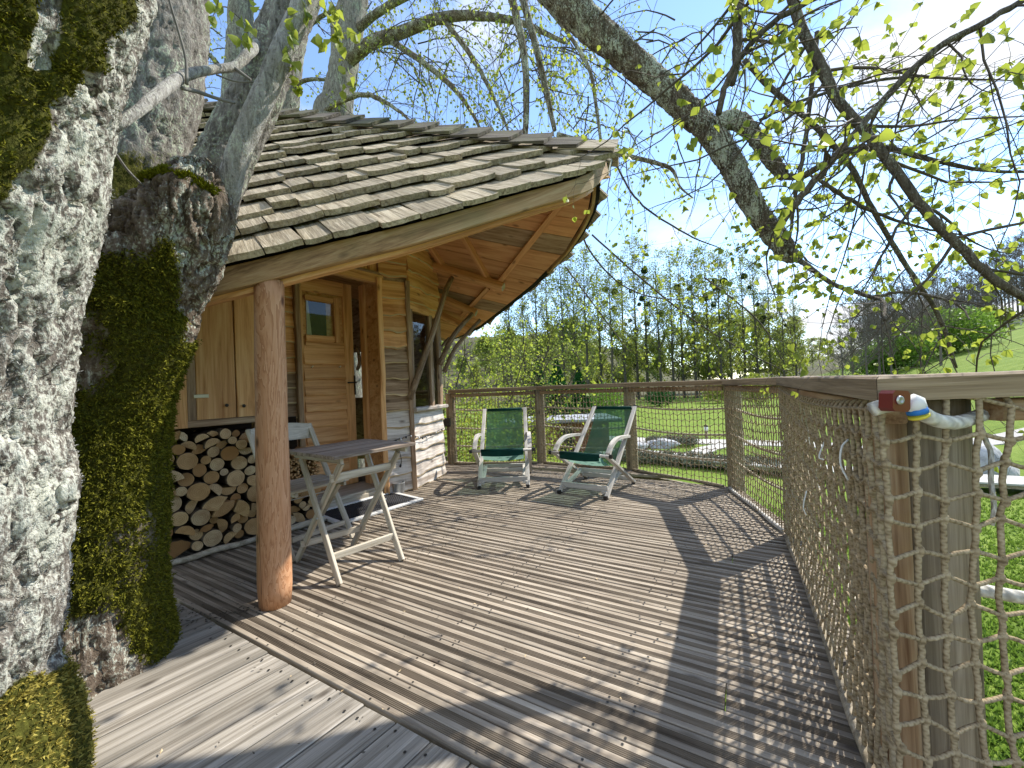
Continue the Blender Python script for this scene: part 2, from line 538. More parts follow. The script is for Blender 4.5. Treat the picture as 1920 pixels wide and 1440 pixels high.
def bark_mat(name, dark, mid, pale, lichen_amt=.5, mossc=(.045, .045, .008), scale=1.0, lich=(.56, .57, .50)):
    m = Mat(name)
    ob = m.n('ShaderNodeTexCoord').outputs['Object']
    def mp(sx, sy, sz):
        x = m.n('ShaderNodeMapping'); x.inputs['Scale'].default_value = (sx, sy, sz); m.l(ob, x.inputs[0]); return x.outputs[0]
    k = scale
    ridge = m.noise(mp(26 * k, 26 * k, 6 * k), 1.0, 4, .6, 1.0)
    fine = m.noise(mp(95 * k, 95 * k, 60 * k), 1.0, 4, .65)
    big = m.noise(mp(5 * k, 5 * k, 3 * k), 1.0, 3, .6)
    base = m.ramp(m.math('ADD', m.math('MULTIPLY', ridge, .7), m.math('MULTIPLY', fine, .3)), [(.32, dark), (.47, mid), (.66, pale)])
    le = m.math('ADD', m.math('MULTIPLY', fine, .55), m.math('ADD', m.math('MULTIPLY', big, .35), m.math('MULTIPLY', ridge, .30)))
    thr = .60 + (.5 - lichen_amt) * .22
    lm = m.ramp(le, [(thr - .035, (0, 0, 0)), (thr + .045, (1, 1, 1))])
    lc = m.mix(big, lich, tuple(min(1, x * y) for x, y in zip(lich, (1.05, 1.08, .95))))
    c = m.mix(lm, base, lc)
    at_ = m.n('ShaderNodeAttribute', attribute_name='moss')
    mo = m.ramp(m.math('ADD', at_.outputs['Fac'], m.math('MULTIPLY', m.math('SUBTRACT', fine, .5), .8)), [(.42, (0, 0, 0)), (.6, (1, 1, 1))])
    mc = m.ramp(fine, [(.3, tuple(x * .5 for x in mossc)), (.7, tuple(x * 2.2 for x in mossc))])
    c = m.mix(mo, c, mc)
    m.bump(m.math('ADD', m.math('MULTIPLY', ridge, .6), m.math('MULTIPLY', fine, .55)), .9, .02)
    return m.set(c, .92, .1)
M_['bark'] = bark_mat('lichen_bark', (.05, .042, .034), (.15, .132, .112), (.29, .27, .24), .47, lich=(.47, .465, .43))
M_['bark2'] = bark_mat('mossy_bark', (.04, .028, .02), (.14, .108, .08), (.27, .23, .19), .22, lich=(.45, .46, .41))
M_['bark3'] = bark_mat('grey_bark', (.055, .05, .042), (.18, .165, .145), (.31, .295, .265), .22, scale=1.2, lich=(.36, .40, .32))
M_['bark_pale'] = bark_mat('pale_smooth_bark', (.09, .083, .072), (.30, .285, .262), (.47, .455, .43), .2, scale=1.8, lich=(.46, .47, .42))
M_['bark_limb'] = bark_mat('limb_bark', (.026, .019, .012), (.10, .08, .056), (.21, .175, .13), .34, scale=1.5, lich=(.40, .42, .35))
M_['bark_twig'] = bark_mat('young_branch_bark', (.03, .024, .018), (.10, .085, .066), (.18, .155, .125), .12, scale=2.0, lich=(.3, .31, .27))
M_['twig'] = plain('twig_bark', (.085, .072, .056), .85, .15, .35)
M_['twig_grey'] = plain('grey_twig', (.19, .18, .165), .85, .15, .3)
M_['bg_trunk'] = plain('far_trunk', (.075, .07, .055), .9, .1, .4)
M_['soil'] = plain('dark_shade_soil', (.05, .04, .03), .95, .1, .4)
M_['edge_pale'] = wood('pale_live_edge', (.36, .25, .13), (.50, .38, .22), (.60, .48, .31), 14, 1.5, .7, .1, False, .2)
M_['bg_bare'] = plain('far_bare_twigs', (.135, .12, .105), .9, .1, .35)

def log_end_mat():
    m = Mat('cut_log_end')
    ob = m.n('ShaderNodeTexCoord').outputs['Object']
    sp = m.n('ShaderNodeSeparateXYZ'); m.l(ob, sp.inputs[0])
    r = m.math('SQRT', m.math('ADD', m.math('MULTIPLY', sp.outputs[0], sp.outputs[0]), m.math('MULTIPLY', sp.outputs[2], sp.outputs[2])))
    nz = m.noise(m.coords('Object', (1, 1, 1)), 18, 5, .6)
    rr = m.math('SINE', m.math('ADD', m.math('MULTIPLY', r, 560.0), m.math('MULTIPLY', nz, 12.0)))
    oi = m.n('ShaderNodeObjectInfo')
    basec = m.ramp(oi.outputs['Random'], [(0, (.34, .18, .07)), (.3, (.47, .29, .13)), (.7, (.57, .40, .21)), (1, (.64, .52, .34))])
    c = m.mix(m.math('MULTIPLY', m.math('ADD', rr, 1.0), .2), basec, (.26, .14, .06))
    c = m.mix(m.ramp(nz, [(.35, (.5, .5, .5)), (.6, (0, 0, 0))]), c, (.28, .15, .06))
    m.bump(m.noise(m.coords('Object', (1, 1, 1)), 120, 4, .6), .3, .003)
    return m.set(c, .8, .15)
M_['logend'] = log_end_mat()
M_['logbark'] = plain('firewood_bark', (.105, .078, .055), .95, .1, .5, .8)

def lawn_mat():
    m = Mat('lawn')
    v = m.n('ShaderNodeTexCoord').outputs['Object']
    a = m.noise(v, .55, 6, .65); b = m.noise(v, 9.0, 6, .75)
    f = m.math('ADD', m.math('MULTIPLY', a, .5), m.math('MULTIPLY', b, .5))
    c = m.ramp(f, [(.36, (.07, .115, .014)), (.48, (.125, .19, .024)), (.62, (.20, .255, .05))])
    sy = m.n('ShaderNodeSeparateXYZ'); m.l(v, sy.inputs[0])
    wd = m.ramp(m.math('ADD', m.math('MULTIPLY', sy.outputs[1], .01), m.math('MULTIPLY', a, .12)), [(.93, (0, 0, 0)), (1.0, (1, 1, 1))])
    c = m.mix(wd, c, m.ramp(b, [(.35, (.06, .055, .03)), (.65, (.12, .115, .055))]))
    m.bump(b, .6, .05)
    return m.set(c, .9, .1)
M_['lawn'] = lawn_mat()
def gravel_mat():
    m = Mat('pale_gravel')
    v = m.n('ShaderNodeTexCoord').outputs['Object']
    a = m.noise(v, 30, 5, .7)
    c = m.ramp(a, [(.3, (.32, .305, .28)), (.7, (.52, .505, .47))])
    m.bump(a, .5, .02)
    return m.set(c, .95, .1)
M_['gravel'] = gravel_mat()
def rock_mat():
    m = Mat('grey_rock')
    v = m.n('ShaderNodeTexCoord').outputs['Object']
    a = m.noise(v, 4, 8, .65)
    c = m.ramp(a, [(.3, (.22, .22, .23)), (.5, (.38, .385, .40)), (.7, (.52, .53, .55))])
    m.bump(a, .7, .06)
    return m.set(c, .9, .2)
M_['rock'] = rock_mat()
# ============================================================ SETTING: terrain
def sstep(a, b, x):
    t = max(0.0, min(1.0, (x - a) / (b - a)))
    return t * t * (3 - 2 * t)
def ground_z(x, y):
    z = -2.6
    a = x - 0.55 * y - 11
    if a > -6:
        z += 0.27 * (a + 6) * sstep(-6, 10, a) * 0.86 if a < 90 else 0.27 * 96 * 0.86
    k = sstep(.60, .05, x / max(y, 1.0))
    if y > 115:
        z += min((y - 115) * .22, 45) * k
    z += .10 * noise.noise(Vector((x * .08, y * .08, 0)))
    return z
def axis(lo, hi, n, mid):
    out = []
    for i in range(n + 1):
        t = -1 + 2 * i / n
        s = math.copysign(abs(t) ** 2.2, t)
        out.append(mid + (hi - mid) * s if s > 0 else mid + (mid - lo) * s)
    return out
xs = axis(-420, 620, 110, 6); ys = axis(-60, 900, 110, 12)
mb = MB()
vs = [(x, y, ground_z(x, y)) for y in ys for x in xs]
nx_ = len(xs)
mb.add(vs, [(j * nx_ + i, j * nx_ + i + 1, (j + 1) * nx_ + i + 1, (j + 1) * nx_ + i) for j in range(len(ys) - 1) for i in range(nx_ - 1)], 0, None, True)
tag(obj('ground', mb, M_['lawn']), 'bright green lawn rising to a hillside on the right', 'lawn', kind='structure')

def strip(name, pts, w, dz, mat, label, thick=0.05):
    """a path laid over the terrain"""
    mb = MB(); L, Rr = [], []
    P = spline(pts, 40)
    for i, p in enumerate(P):
        d = P[min(i + 1, 39)] - P[max(i - 1, 0)]
        d = Vector((d[0], d[1], 0)).normalized(); n = Vector((-d.y, d.x, 0))
        ww = w * (1 + .12 * noise.noise(Vector((i * .4, 3, 1))))
        for s, o in ((-.5, L), (.5, Rr)):
            q = Vector((p[0], p[1], 0)) + n * ww * s
            o.append((q.x, q.y, max(ground_z(q.x, q.y), ground_z(p[0], p[1])) + dz))
    n = len(L)
    lo = [(x, y, z - .4) for x, y, z in L]; ro = [(x, y, z - .4) for x, y, z in Rr]
    fs = []
    for i in range(n - 1):
        fs += [(i, i + 1, n + i + 1, n + i), (2 * n + i, 2 * n + i + 1, i + 1, i), (n + i, n + i + 1, 3 * n + i + 1, 3 * n + i)]
    fs = [f[::-1] for f in fs]
    mb.add(L + Rr + lo + ro, fs)
    return tag(obj(name, mb, mat), label, 'path', kind='structure')
strip('gravel_path', [(2.0, 31), (7.2, 25.5), (14.5, 21.6), (20.2, 17.6), (28, 14.5)], 1.9, .045, M_['gravel'], 'pale gravel path crossing the lawn')
strip('gravel_path', [(4.2, 20.6), (6.0, 19.9), (8.6, 19.4), (10.5, 21.2), (13, 22.4)], 1.0, .04, M_['gravel'], 'narrow gravel side path curling round the grey planting')

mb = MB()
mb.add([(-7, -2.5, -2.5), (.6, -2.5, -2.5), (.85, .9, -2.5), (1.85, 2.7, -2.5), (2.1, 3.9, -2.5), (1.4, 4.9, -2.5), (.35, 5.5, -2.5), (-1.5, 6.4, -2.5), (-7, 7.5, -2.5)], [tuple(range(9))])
tag(obj('under_deck_shade_soil', mb, M_['soil']), 'dark soil sheet added beneath the raised terrace to stand for its shade', 'soil', kind='structure')  # dark soil sheet added so the board gaps show shade instead of lit lawn
# ------------------------------------------------------------ deck of grooved boards
RLp, Ap_, Cp_, Bp_, Dp_ = [onz(*p) for p in ((846, 871), (1013, 869), (1180, 882), (1366, 916), (1476, 1003))]
Np_, Qp_ = Vector((.85, .90, 0)), Vector((2.3, .86, 0))
RAILP = [RLp, Ap_, Cp_, Bp_, Dp_, Np_, Qp_]
def offset_path(P, d):
    out = []
    for i, p in enumerate(P):
        a = (p - P[i - 1]).normalized() if i else None
        b = (P[i + 1] - p).normalized() if i < len(P) - 1 else None
        na = Vector((-a.y, a.x, 0)) if a else None
        nb = Vector((-b.y, b.x, 0)) if b else None
        if na is None: out.append(p + nb * d)
        elif nb is None: out.append(p + na * d)
        else:
            m = (na + nb).normalized()
            out.append(p + m * (d / max(.35, m.dot(na))))
    return out
edge = offset_path(RAILP, .10)
E_DIR = Vector((math.cos(R(-30.2)), math.sin(R(-30.2)), 0)); N_DIR = Vector((-E_DIR.y, E_DIR.x, 0))
T0 = .938
poly = [Vector((-5.2, 6.9, 0)), Vector((-1.25, 6.25, 0))] + edge + [Vector((2.4, -1.5, 0)), Vector((-5.2, -1.5, 0))]
def cut(t, lo=-4.6):
    ss = []
    for i in range(len(poly)):
        a, b = poly[i], poly[(i + 1) % len(poly)]
        ta, tb = a.dot(N_DIR) - t, b.dot(N_DIR) - t
        if ta * tb < 0:
            q = a + (b - a) * (ta / (ta - tb)); ss.append(q.dot(E_DIR))
    ss.sort()
    return (max(lo, ss[0]), ss[1]) if len(ss) > 1 else None
deck = MB()
for k in range(6):                                   # joists under the boards
    s = -4.2 + k * .75
    M, L = frame(E_DIR * s + N_DIR * .95 + Vector((0, 0, -.12)), E_DIR * s + N_DIR * 4.4 + Vector((0, 0, -.12)))
    box_into(deck, M, L, .06, .16)
decko = tag(obj('deck', deck, M_['post']), 'raised timber terrace of grooved brown deck boards', 'deck', kind='structure')
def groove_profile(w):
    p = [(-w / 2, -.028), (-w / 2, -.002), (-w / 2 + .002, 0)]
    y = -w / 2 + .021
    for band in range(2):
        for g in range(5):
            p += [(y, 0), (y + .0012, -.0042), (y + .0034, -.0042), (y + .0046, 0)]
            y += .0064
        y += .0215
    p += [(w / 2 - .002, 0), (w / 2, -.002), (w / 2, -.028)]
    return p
BW, PITCH = .1275, .1335
prof = groove_profile(BW)
rg = random.Random(3)
def deck_board(t, s0a, s0b, s1a, s1b, screws):
    mid = (s0a + s1a) / 2
    mb = MB(); n = len(prof); vs = []
    segs = 5
    dz = [rg.uniform(-.0012, .0012) for _ in range(segs + 1)]
    for k in range(segs + 1):
        f = k / segs
        for y, z in prof:
            h = y / BW + .5
            a = s0a + (s0b - s0a) * h; b = s1a + (s1b - s1a) * h
            vs.append((a + (b - a) * f - mid, y, z + dz[k]))
    fs = []
    for k in range(segs):
        for i in range(n - 1):
            fs.append((k * n + i, (k + 1) * n + i, (k + 1) * n + i + 1, k * n + i + 1))
    fs += [tuple(range(n)), tuple(range(segs * n + n - 1, segs * n - 1, -1))]
    mb.add(vs, fs)
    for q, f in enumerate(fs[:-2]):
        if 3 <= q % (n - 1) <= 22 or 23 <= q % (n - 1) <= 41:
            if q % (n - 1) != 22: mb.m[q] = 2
    for s in screws:
        if min(s1a, s1b) - .03 > s > max(s0a, s0b) + .03:
            for y in (-.0535, .0535):
                xx = s - mid + rg.uniform(-.012, .012); yy = y + rg.uniform(-.003, .003)
                mb.add([(xx + .0046 * math.cos(a), yy + .0046 * math.sin(a), .0021) for a in [i * math.pi / 3 for i in range(6)]], [(0, 1, 2, 3, 4, 5)], 1)
    c = E_DIR * mid + N_DIR * t
    M = Matrix(((E_DIR.x, N_DIR.x, 0, c.x), (E_DIR.y, N_DIR.y, 0, c.y), (0, 0, 1, rg.uniform(-.0015, .0015)), (0, 0, 0, 1)))
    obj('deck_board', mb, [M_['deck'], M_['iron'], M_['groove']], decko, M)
screw_lines = [-4.2 + .75 * k for k in range(9)] + [-4.2 + .75 * k + .09 for k in range(9)]
t = T0 + PITCH / 2
nb = 0
while t < 5.25:
    ca, cb2 = cut(t - BW / 2), cut(t + BW / 2)
    if ca is None or cb2 is None: break
    (a0, b0), (a1, b1) = ca, cb2
    if nb % 3 == 1:
        sj = [-2.34, -.09, .66][nb // 3 % 3]
        if min(b0, b1) > sj + .3:
            deck_board(t, a0, a1, sj - .002, sj - .002, screw_lines)
            deck_board(t, sj + .002, sj + .002, b0, b1, screw_lines + [sj + .03])
        else:
            deck_board(t, a0, a1, b0, b1, screw_lines)
    else:
        deck_board(t, a0, a1, b0, b1, screw_lines)
    t += PITCH; nb += 1
# rim timber under the railing
rim = MB()
for a, b in zip(edge[:-1], edge[1:]):
    M, L = frame(a + Vector((0, 0, -.15)), b + Vector((0, 0, -.15)))
    box_into(rim, M, L, .04, .2)
obj('rim_joist', rim, M_['post'], decko)

# ------------------------------------------------------------ smooth grey walkway planks
walk = MB()
walk.box((-.8, .0, -.16), 3.2, .08, .16); walk.box((-.8, -.9, -.16), 3.2, .08, .16)
walko = tag(obj('walkway', walk, M_['post']), 'silver grey smooth plank walkway in the foreground', 'walkway', kind='structure')
W_DIR = Vector((math.cos(R(52)), math.sin(R(52)), 0)); WN = Vector((-W_DIR.y, W_DIR.x, 0))
k = 0
s = -2.73
while s < 2.2:
    w = .1535
    mb = MB()
    # plank corners: far end follows the deck border
    def bp(ss, dt): return E_DIR * ss + N_DIR * (T0 - dt)
    g = .0022 + rg.uniform(0, .0016)
    L = 2.3
    f0, f1 = bp(s + g, .009 + rg.uniform(0, .006)), bp(s + w - g, .009 + rg.uniform(0, .004))
    c = (f0 + f1) / 2
    def loc(p): d = p - c; return (d.dot(W_DIR), d.dot(WN))
    q0, q1 = loc(f0), loc(f1)
    n = 8; vs = []
    for i in range(n + 1):
        f = i / n
        for j, q in enumerate((q0, q1)):
            x = q[0] - L * f; dz = .0025 * noise.noise(Vector((k * 3.1, f * 4, j)))
            e = .0012 * noise.noise(Vector((f * 9, k * 1.7, j * 5)))
            vs += [(x, q[1] + e, -.034), (x, q[1] + e, -.003 + dz), (x, q[1] + (.003 if (q[1] < 0) else -.003) + e, dz)]
    fs = []
    for i in range(n):
        b0, b1 = i * 6, (i + 1) * 6
        fs += [(b0 + 0, b0 + 1, b1 + 1, b1 + 0), (b0 + 1, b0 + 2, b1 + 2, b1 + 1), (b0 + 2, b0 + 5, b1 + 5, b1 + 2), (b0 + 5, b0 + 4, b1 + 4, b1 + 5), (b0 + 4, b0 + 3, b1 + 3, b1 + 4)]
    fs += [(0, 3, 4, 5, 2, 1)]
    mb.add(vs, fs)
    for xo in (-.05, -.68, -1.3):
        for q in (q0[1] * .62, q1[1] * .62):
            xx, yy = xo + rg.uniform(-.015, .015) + (q0[0] if q < 0 else q1[0]) * .7, q + rg.uniform(-.008, .008)
            mb.add([(xx + .0055 * math.cos(a), yy + .0055 * math.sin(a), .0032) for a in [i * math.pi / 3 for i in range(6)]], [(0, 1, 2, 3, 4, 5)], 1)
    M = Matrix(((W_DIR.x, WN.x, 0, c.x), (W_DIR.y, WN.y, 0, c.y), (0, 0, 1, -.004 + rg.uniform(-.002, .002)), (0, 0, 0, 1)))
    obj('plank', mb, [M_['plank'], M_['iron']], walko, M)
    s += w; k += 1

# ============================================================ CABIN
UA = R(51)
u_ = Vector((math.cos(UA), math.sin(UA), 0)); n_ = Vector((math.sin(UA), -math.cos(UA), 0))
def sp(s, t, z): return u_ * s + n_ * t + Vector((0, 0, z))
def st(px, py, t):                       # pixel -> (s,z) on the wall plane t
    q = onplane(px, py, n_ * t, n_); return q.dot(u_), q.z
cabin = thing('treehouse_cabin', sp(1.8, -4.0, 0), 0, 'wooden treehouse cabin with an upswept shake roof and half open door', 'cabin')
# roof planes from the ridge and the two eaves
T = at(1145, 290, 3.3); APX = at(500, 218, 4.4); LP = at(370, 515, 1.9)
nF = (APX - T).cross(LP - T).normalized()
if nF.z < 0: nF = -nF
dn = Vector((0, 0, -.13))
T2, AP2 = T + dn, APX + dn
Gq = at(963, 563, 5.1)
nG = (AP2 - T2).cross(Gq - T2).normalized()
if nG.z > 0: nG = -nG                    # points down, out of the soffit
def zF(x, y): return T.z - (nF.x * (x - T.x) + nF.y * (y - T.y)) / nF.z
def zG(x, y): return T2.z - (nG.x * (x - T2.x) + nG.y * (y - T2.y)) / nG.z
def zroof(x, y): return min(zF(x, y) - .12, zG(x, y)) - .02

eave_px = [(370, 515), (500, 485), (640, 452), (760, 425), (860, 398), (1000, 358), (1100, 330)]
eave = [onplane(px, py, T, nF) for px, py in eave_px]
e1 = (eave[-1] - eave[0]).normalized(); e2 = nF.cross(e1).normalized()
if e2.z < 0: e2 = -e2
def ab(P): d = P - LP; return d.dot(e1), d.dot(e2)
def fp(a, b, h=0.0): return LP + e1 * a + e2 * b + nF * h
ea = [ab(p) for p in eave]
aT, bT = ab(T); aA, bA = ab(APX)
def beave(a): return float(np.interp(a, [x for x, _ in ea] + [aT], [y for _, y in ea] + [bT * .85]))
def bridge(a): return bT + (bA - bT) * (a - aT) / (aA - aT)
# roof deck
roof = MB()
A0 = -1.5
pa = [A0] + [x for x, _ in ea] + [aT]
lo = [fp(a, beave(max(a, 0)) + .01, -.035) for a in pa]; hi = [fp(a, max(bridge(a), beave(a)), -.035) for a in pa]
n = len(pa)
roof.add(lo + hi, [(i, i + 1, n + i + 1, n + i) for i in range(n - 1)])
lo2 = [p - nF * .05 for p in lo]; hi2 = [p - nF * .05 for p in hi]
roof.add(lo2 + hi2, [(i + n, n + i + 1 + 0, i + 1, i) for i in range(n - 1)])
roof.add(lo + lo2, [(i + n, n + i + 1, i + 1, i) for i in range(n - 1)])
roofo = obj('roof', roof, M_['felt'], cabin)
def shake(w, L, t0, ragged, rg, mat=None, name='shingle'):
    """split shake: butt at y=0 (thick), head at y=L; grain along X of the mesh = up the slope"""
    mb = MB(); k = max(4, int(w / .035)); vs = []
    sk = rg.uniform(-.012, .012); curl = rg.uniform(-.004, .010)
    for i in range(k + 1):
        x = -w / 2 + w * i / k
        rz = rg.uniform(-ragged, ragged) * .5; ry = rg.uniform(-ragged, ragged) + sk * (i / k - .5) * 2
        z = t0 + rz + curl * (2 * i / k - 1) ** 2
        zz = rz * .6
        vs += [(ry, x, z), (L * .45, x, t0 * .62 + zz + curl * .4 * (2 * i / k - 1) ** 2), (L, x, .004), (ry + .002, x, z - t0 * .92 - .004), (L, x, -.004)]
    fs = []
    for i in range(k):
        a, b = i * 5, i * 5 + 5
        fs += [(a, b, b + 1, a + 1), (a + 1, b + 1, b + 2, a + 2), (a + 3, b + 3, b, a), (a + 4, b + 4, b + 3, a + 3)]
    fs += [(0, 1, 2, 4, 3), tuple(5 * k + i for i in (3, 4, 2, 1, 0))]
    fs = [f[::-1] for f in fs]
    mb.add(vs, fs)
    return mb.mesh(name, mat)
rs = random.Random(11)
EXPO = .292
k = 0
while k < 17:
    fade = max(0, 1 - k / 13)
    a = (-.03 if k < 2 else (-.12 - .04 * k if k < 4 else -1.4)) + rs.uniform(-.02, .06)
    while a < aT + .02:
        w = rs.choice((.15, .19, .23, .27, .31, .35)) * rs.uniform(.93, 1.07)
        am = a + w / 2
        b = k * EXPO + beave(max(0, am)) * fade - .035 + rs.uniform(-.038, .038) * (k > 0)
        top = bridge(am) - b
        if top > .06 and am < aT - .03:
            L = min(.47, top + .03)
            t0 = rs.uniform(.024, .040)
            me = shake(w - .006, L, t0, .0035, rs, M_['shake'])
            tilt = math.atan((.036 + rs.uniform(-.006, .014)) / .44)
            X = (e2 * math.cos(tilt) - nF * math.sin(tilt)).normalized(); Y = -e1
            yaw = rs.uniform(-.03, .03)
            X, Y = X * math.cos(yaw) + Y * math.sin(yaw), Y * math.cos(yaw) - X * math.sin(yaw)
            Z = X.cross(Y)
            c = fp(am, b, .032 + rs.uniform(0, .006))
            M = Matrix(((X.x, Y.x, Z.x, c.x), (X.y, Y.y, Z.y, c.y), (X.z, Y.z, Z.z, c.z), (0, 0, 0, 1)))
            obj('shingle', me, None, roofo, M)
        a += w
    k += 1
# ridge caps
rdir = (APX - T).normalized(); rlen = (APX - T).length
nR = -nG
cside = nF.cross(rdir).normalized()
if cside.z > 0: cside = -cside           # down the front slope
rside = nG.cross(rdir).normalized()
if rside.z > 0: rside = -rside           # down the right slope
i = 0; p = -.06
while p < rlen + 1.3:
    L = .40 if i else .46
    for side, nn in ((cside, nF), (rside, nR)):
        w = rs.uniform(.255, .285) if nn is nF else .14
        me = shake(w, L, .024, .003, rs, M_['cap'] if i else M_['shake'], 'ridge_shingle')
        tilt = .05
        X = (rdir * math.cos(tilt) - nn * math.sin(tilt)).normalized()
        Y = side if nn is nF else side
        Y = (Y - X * Y.dot(X)).normalized(); Z = X.cross(Y)
        if Z.dot(nn) < 0: Y = -Y; Z = X.cross(Y)
        c = T + rdir * p + side * (w / 2 - .015) + nn * (.085 if nn is nF else .055)
        M = Matrix(((X.x, Y.x, Z.x, c.x), (X.y, Y.y, Z.y, c.y), (X.z, Y.z, Z.z, c.z), (0, 0, 0, 1)))
        obj('ridge_shingle', me, None, roofo, M)
    p += rs.uniform(.265, .30); i += 1
# fascia beam following the front eave
def sweep(name, pts, prof, mat, parent, up=Vector((0, 0, 1)), side=None):
    """profile (out, up) swept along pts"""
    mb = MB(); n = len(pts); m = len(prof); vs = []
    for i, p in enumerate(pts):
        d = (pts[min(i + 1, n - 1)] - pts[max(i - 1, 0)]).normalized()
        o = d.cross(up).normalized(); uu = o.cross(d).normalized()
        vs += [tuple(p + o * a + uu * b) for a, b in prof]
    fs = [(i * m + j, i * m + (j + 1) % m, (i + 1) * m + (j + 1) % m, (i + 1) * m + j) for i in range(n - 1) for j in range(m)]
    fs += [tuple(range(m))[::-1], tuple(range((n - 1) * m, n * m))]
    mb.add(vs, fs)
    M, _ = frame(pts[0], pts[-1])
    me = mb.mesh(name, mat, M.inverted())
    return obj(name, me, None, parent, M)
ev = [Vector(p) for p in spline([tuple(eave[0] - e1 * .02)] + [tuple(x) for x in eave[1:]] + [tuple(T + cside * .14 - rdir * .0)], 24)]
ev = [p + Vector((0, 0, -.045)) for p in ev]
sweep('fascia_beam', ev, [(-.085, -.058), (-.004, -.062), (0, -.058), (0, .046), (-.004, .05), (-.085, .05)], M_['beam_old'], cabin)
sweep('fascia_beam', [p + Vector((-.03, .05, -.055)) for p in ev[:22]], [(-.06, -.035), (.0, -.035), (.0, .0), (-.06, .0)], M_['pine'], cabin)
fsof = MB()
lo = [p + Vector((0, .06, -.01)) for p in ev]; hi = [fp(a, max(bridge(a) - .25, beave(a)), -.17) for a in np.interp(np.linspace(0, 1, len(ev)), [0, 1], [0, aT])]
fsof.add(lo + hi, [(i, len(lo) + i, len(lo) + i + 1, i + 1) for i in range(len(lo) - 1)])
obj('eave_lining', fsof, M_['pine'], cabin)
# ridge pole with its cut end showing at the prow
mb = MB()
c0 = T + rdir * .01 + Vector((0, 0, -.105)); tube(mb, [c0, c0 + rdir * .06, c0 + rdir * .8], [.062, .067, .07], 14)
obj('ridge_pole', mb, M_['post'], cabin)
mb = MB()
dd = -rdir; ox = dd.orthogonal().normalized(); oy = dd.cross(ox)
mb.add([tuple(c0 + dd * .003 + (ox * math.cos(a) + oy * math.sin(a)) * .056) for a in [i * math.pi / 8 for i in range(16)]], [tuple(range(16))])
obj('pole_end', mb, M_['furn_pale'], cabin)

# soffit of the right hand slope: boards parallel to the ridge
qdir = nG.cross(rdir).normalized()
if qdir.z > 0: qdir = -qdir
def pq(P): d = P - T2; return d.dot(rdir), d.dot(qdir)
edge_px = [(1112, 330), (1113, 350), (1104, 400), (1062, 470), (1002, 531), (963, 563), (902, 610), (868, 628), (838, 640)]
edgeP = [onplane(px, py, T2, nG) for px, py in edge_px]
epq = [pq(P) for P in edgeP]
def pedge(q): return float(np.interp(q, [b for _, b in epq], [a for a, _ in epq]))
soff = MB()
qs = np.linspace(0.0, epq[-1][1], 22)
A_ = [T2 + rdir * pedge(q) + qdir * q - nG * .012 for q in qs]; B_ = [T2 + rdir * (pedge(q) + 4.6) + qdir * q - nG * .012 for q in qs]
A3 = [p - nG * .03 for p in A_]; B3 = [p - nG * .03 for p in B_]; m = len(qs)
soff.add(A_ + B_, [(i, i + 1, m + i + 1, m + i) for i in range(m - 1)])
soff.add(A3 + B3, [(i + 1, i, m + i, m + i + 1) for i in range(m - 1)])
soff.add(A_ + A3, [(i + 1, i, m + i, m + i + 1) for i in range(m - 1)])
soffo = obj('soffit', soff, M_['felt'], cabin)
q = .01; kk = 0
while q < epq[-1][1] - .02:
    w = .235 + .02 * math.sin(kk * 2.1)
    q1 = min(q + w, epq[-1][1])
    mb = MB(); Lb = 4.2
    pc = pedge((q + q1) / 2)
    vs = []; nn_ = 4
    for i in range(nn_ + 1):
        qq = q + .003 + (q1 - q - .006) * i / nn_
        p0 = pedge(qq) + .012
        vs += [(p0 - pc, qq - (q + q1) / 2, 0), (p0 - pc + Lb, qq - (q + q1) / 2, 0), (p0 - pc, qq - (q + q1) / 2, .018), (p0 - pc + Lb, qq - (q + q1) / 2, .018)]
    fs = []
    for i in range(nn_):
        a, b = 4 * i, 4 * i + 4
        fs += [(a, b, b + 1, a + 1), (a + 2, a + 3, b + 3, b + 2), (a + 2, b + 2, b, a)]
    fs += [(0, 1, 3, 2), (4 * nn_ + 2, 4 * nn_ + 3, 4 * nn_ + 1, 4 * nn_)]
    mb.add(vs, fs)
    c = T2 + rdir * pc + qdir * ((q + q1) / 2) - nG * .006
    Z = nG; X = rdir; Y = qdir
    if X.cross(Y).dot(Z) < 0: pass
    M = Matrix(((X.x, Y.x, Z.x, c.x), (X.y, Y.y, Z.y, c.y), (X.z, Y.z, Z.z, c.z), (0, 0, 0, 1)))
    obj('soffit_board', mb, M_['pine_red'] if kk % 5 != 3 else M_['siding'], soffo, M)
    q = q1; kk += 1
# right hand verge: felt edge, lath and shake ends above it
vg = [Vector(p) for p in spline([tuple(p) for p in edgeP], 30)]
sweep('verge_board', [p - nG * .012 for p in vg[:14]], [(-.012, -.035), (.016, -.035), (.016, .03), (-.012, .03)], M_['beam_old'], cabin)
sweep('verge_felt', [p - nG * .045 + (-rdir) * .015 for p in vg], [(-.03, -.022), (.03, -.022), (.03, .022), (-.03, .022)], M_['felt'], cabin)
for k in range(3, 15):
    f = (k + .3) / 15 * (len(vg) - 2); i = int(f); p = vg[i].lerp(vg[i + 1], f - i)
    me = shake(rs.uniform(.2, .26), .42, .024, .004, rs, M_['shake'])
    X = (-qdir * .62 + rdir * .78).normalized(); Z = -nG; Y = Z.cross(X)
    c = p - X * (.05 + rs.uniform(0, .04)) + Z * .075
    M = Matrix(((X.x, Y.x, Z.x, c.x), (X.y, Y.y, Z.y, c.y), (X.z, Y.z, Z.z, c.z), (0, 0, 0, 1)))
    obj('shingle', me, None, roofo, M)
outer = MB()
A_ = [T2 + rdir * (pedge(q) + .02) + qdir * q - nG * .06 for q in qs]; B_ = [T2 + rdir * (pedge(q) + 4.6) + qdir * q - nG * .06 for q in qs]
outer.add(A_ + B_, [(i + 1, i, m + i, m + i + 1) for i in range(m - 1)])
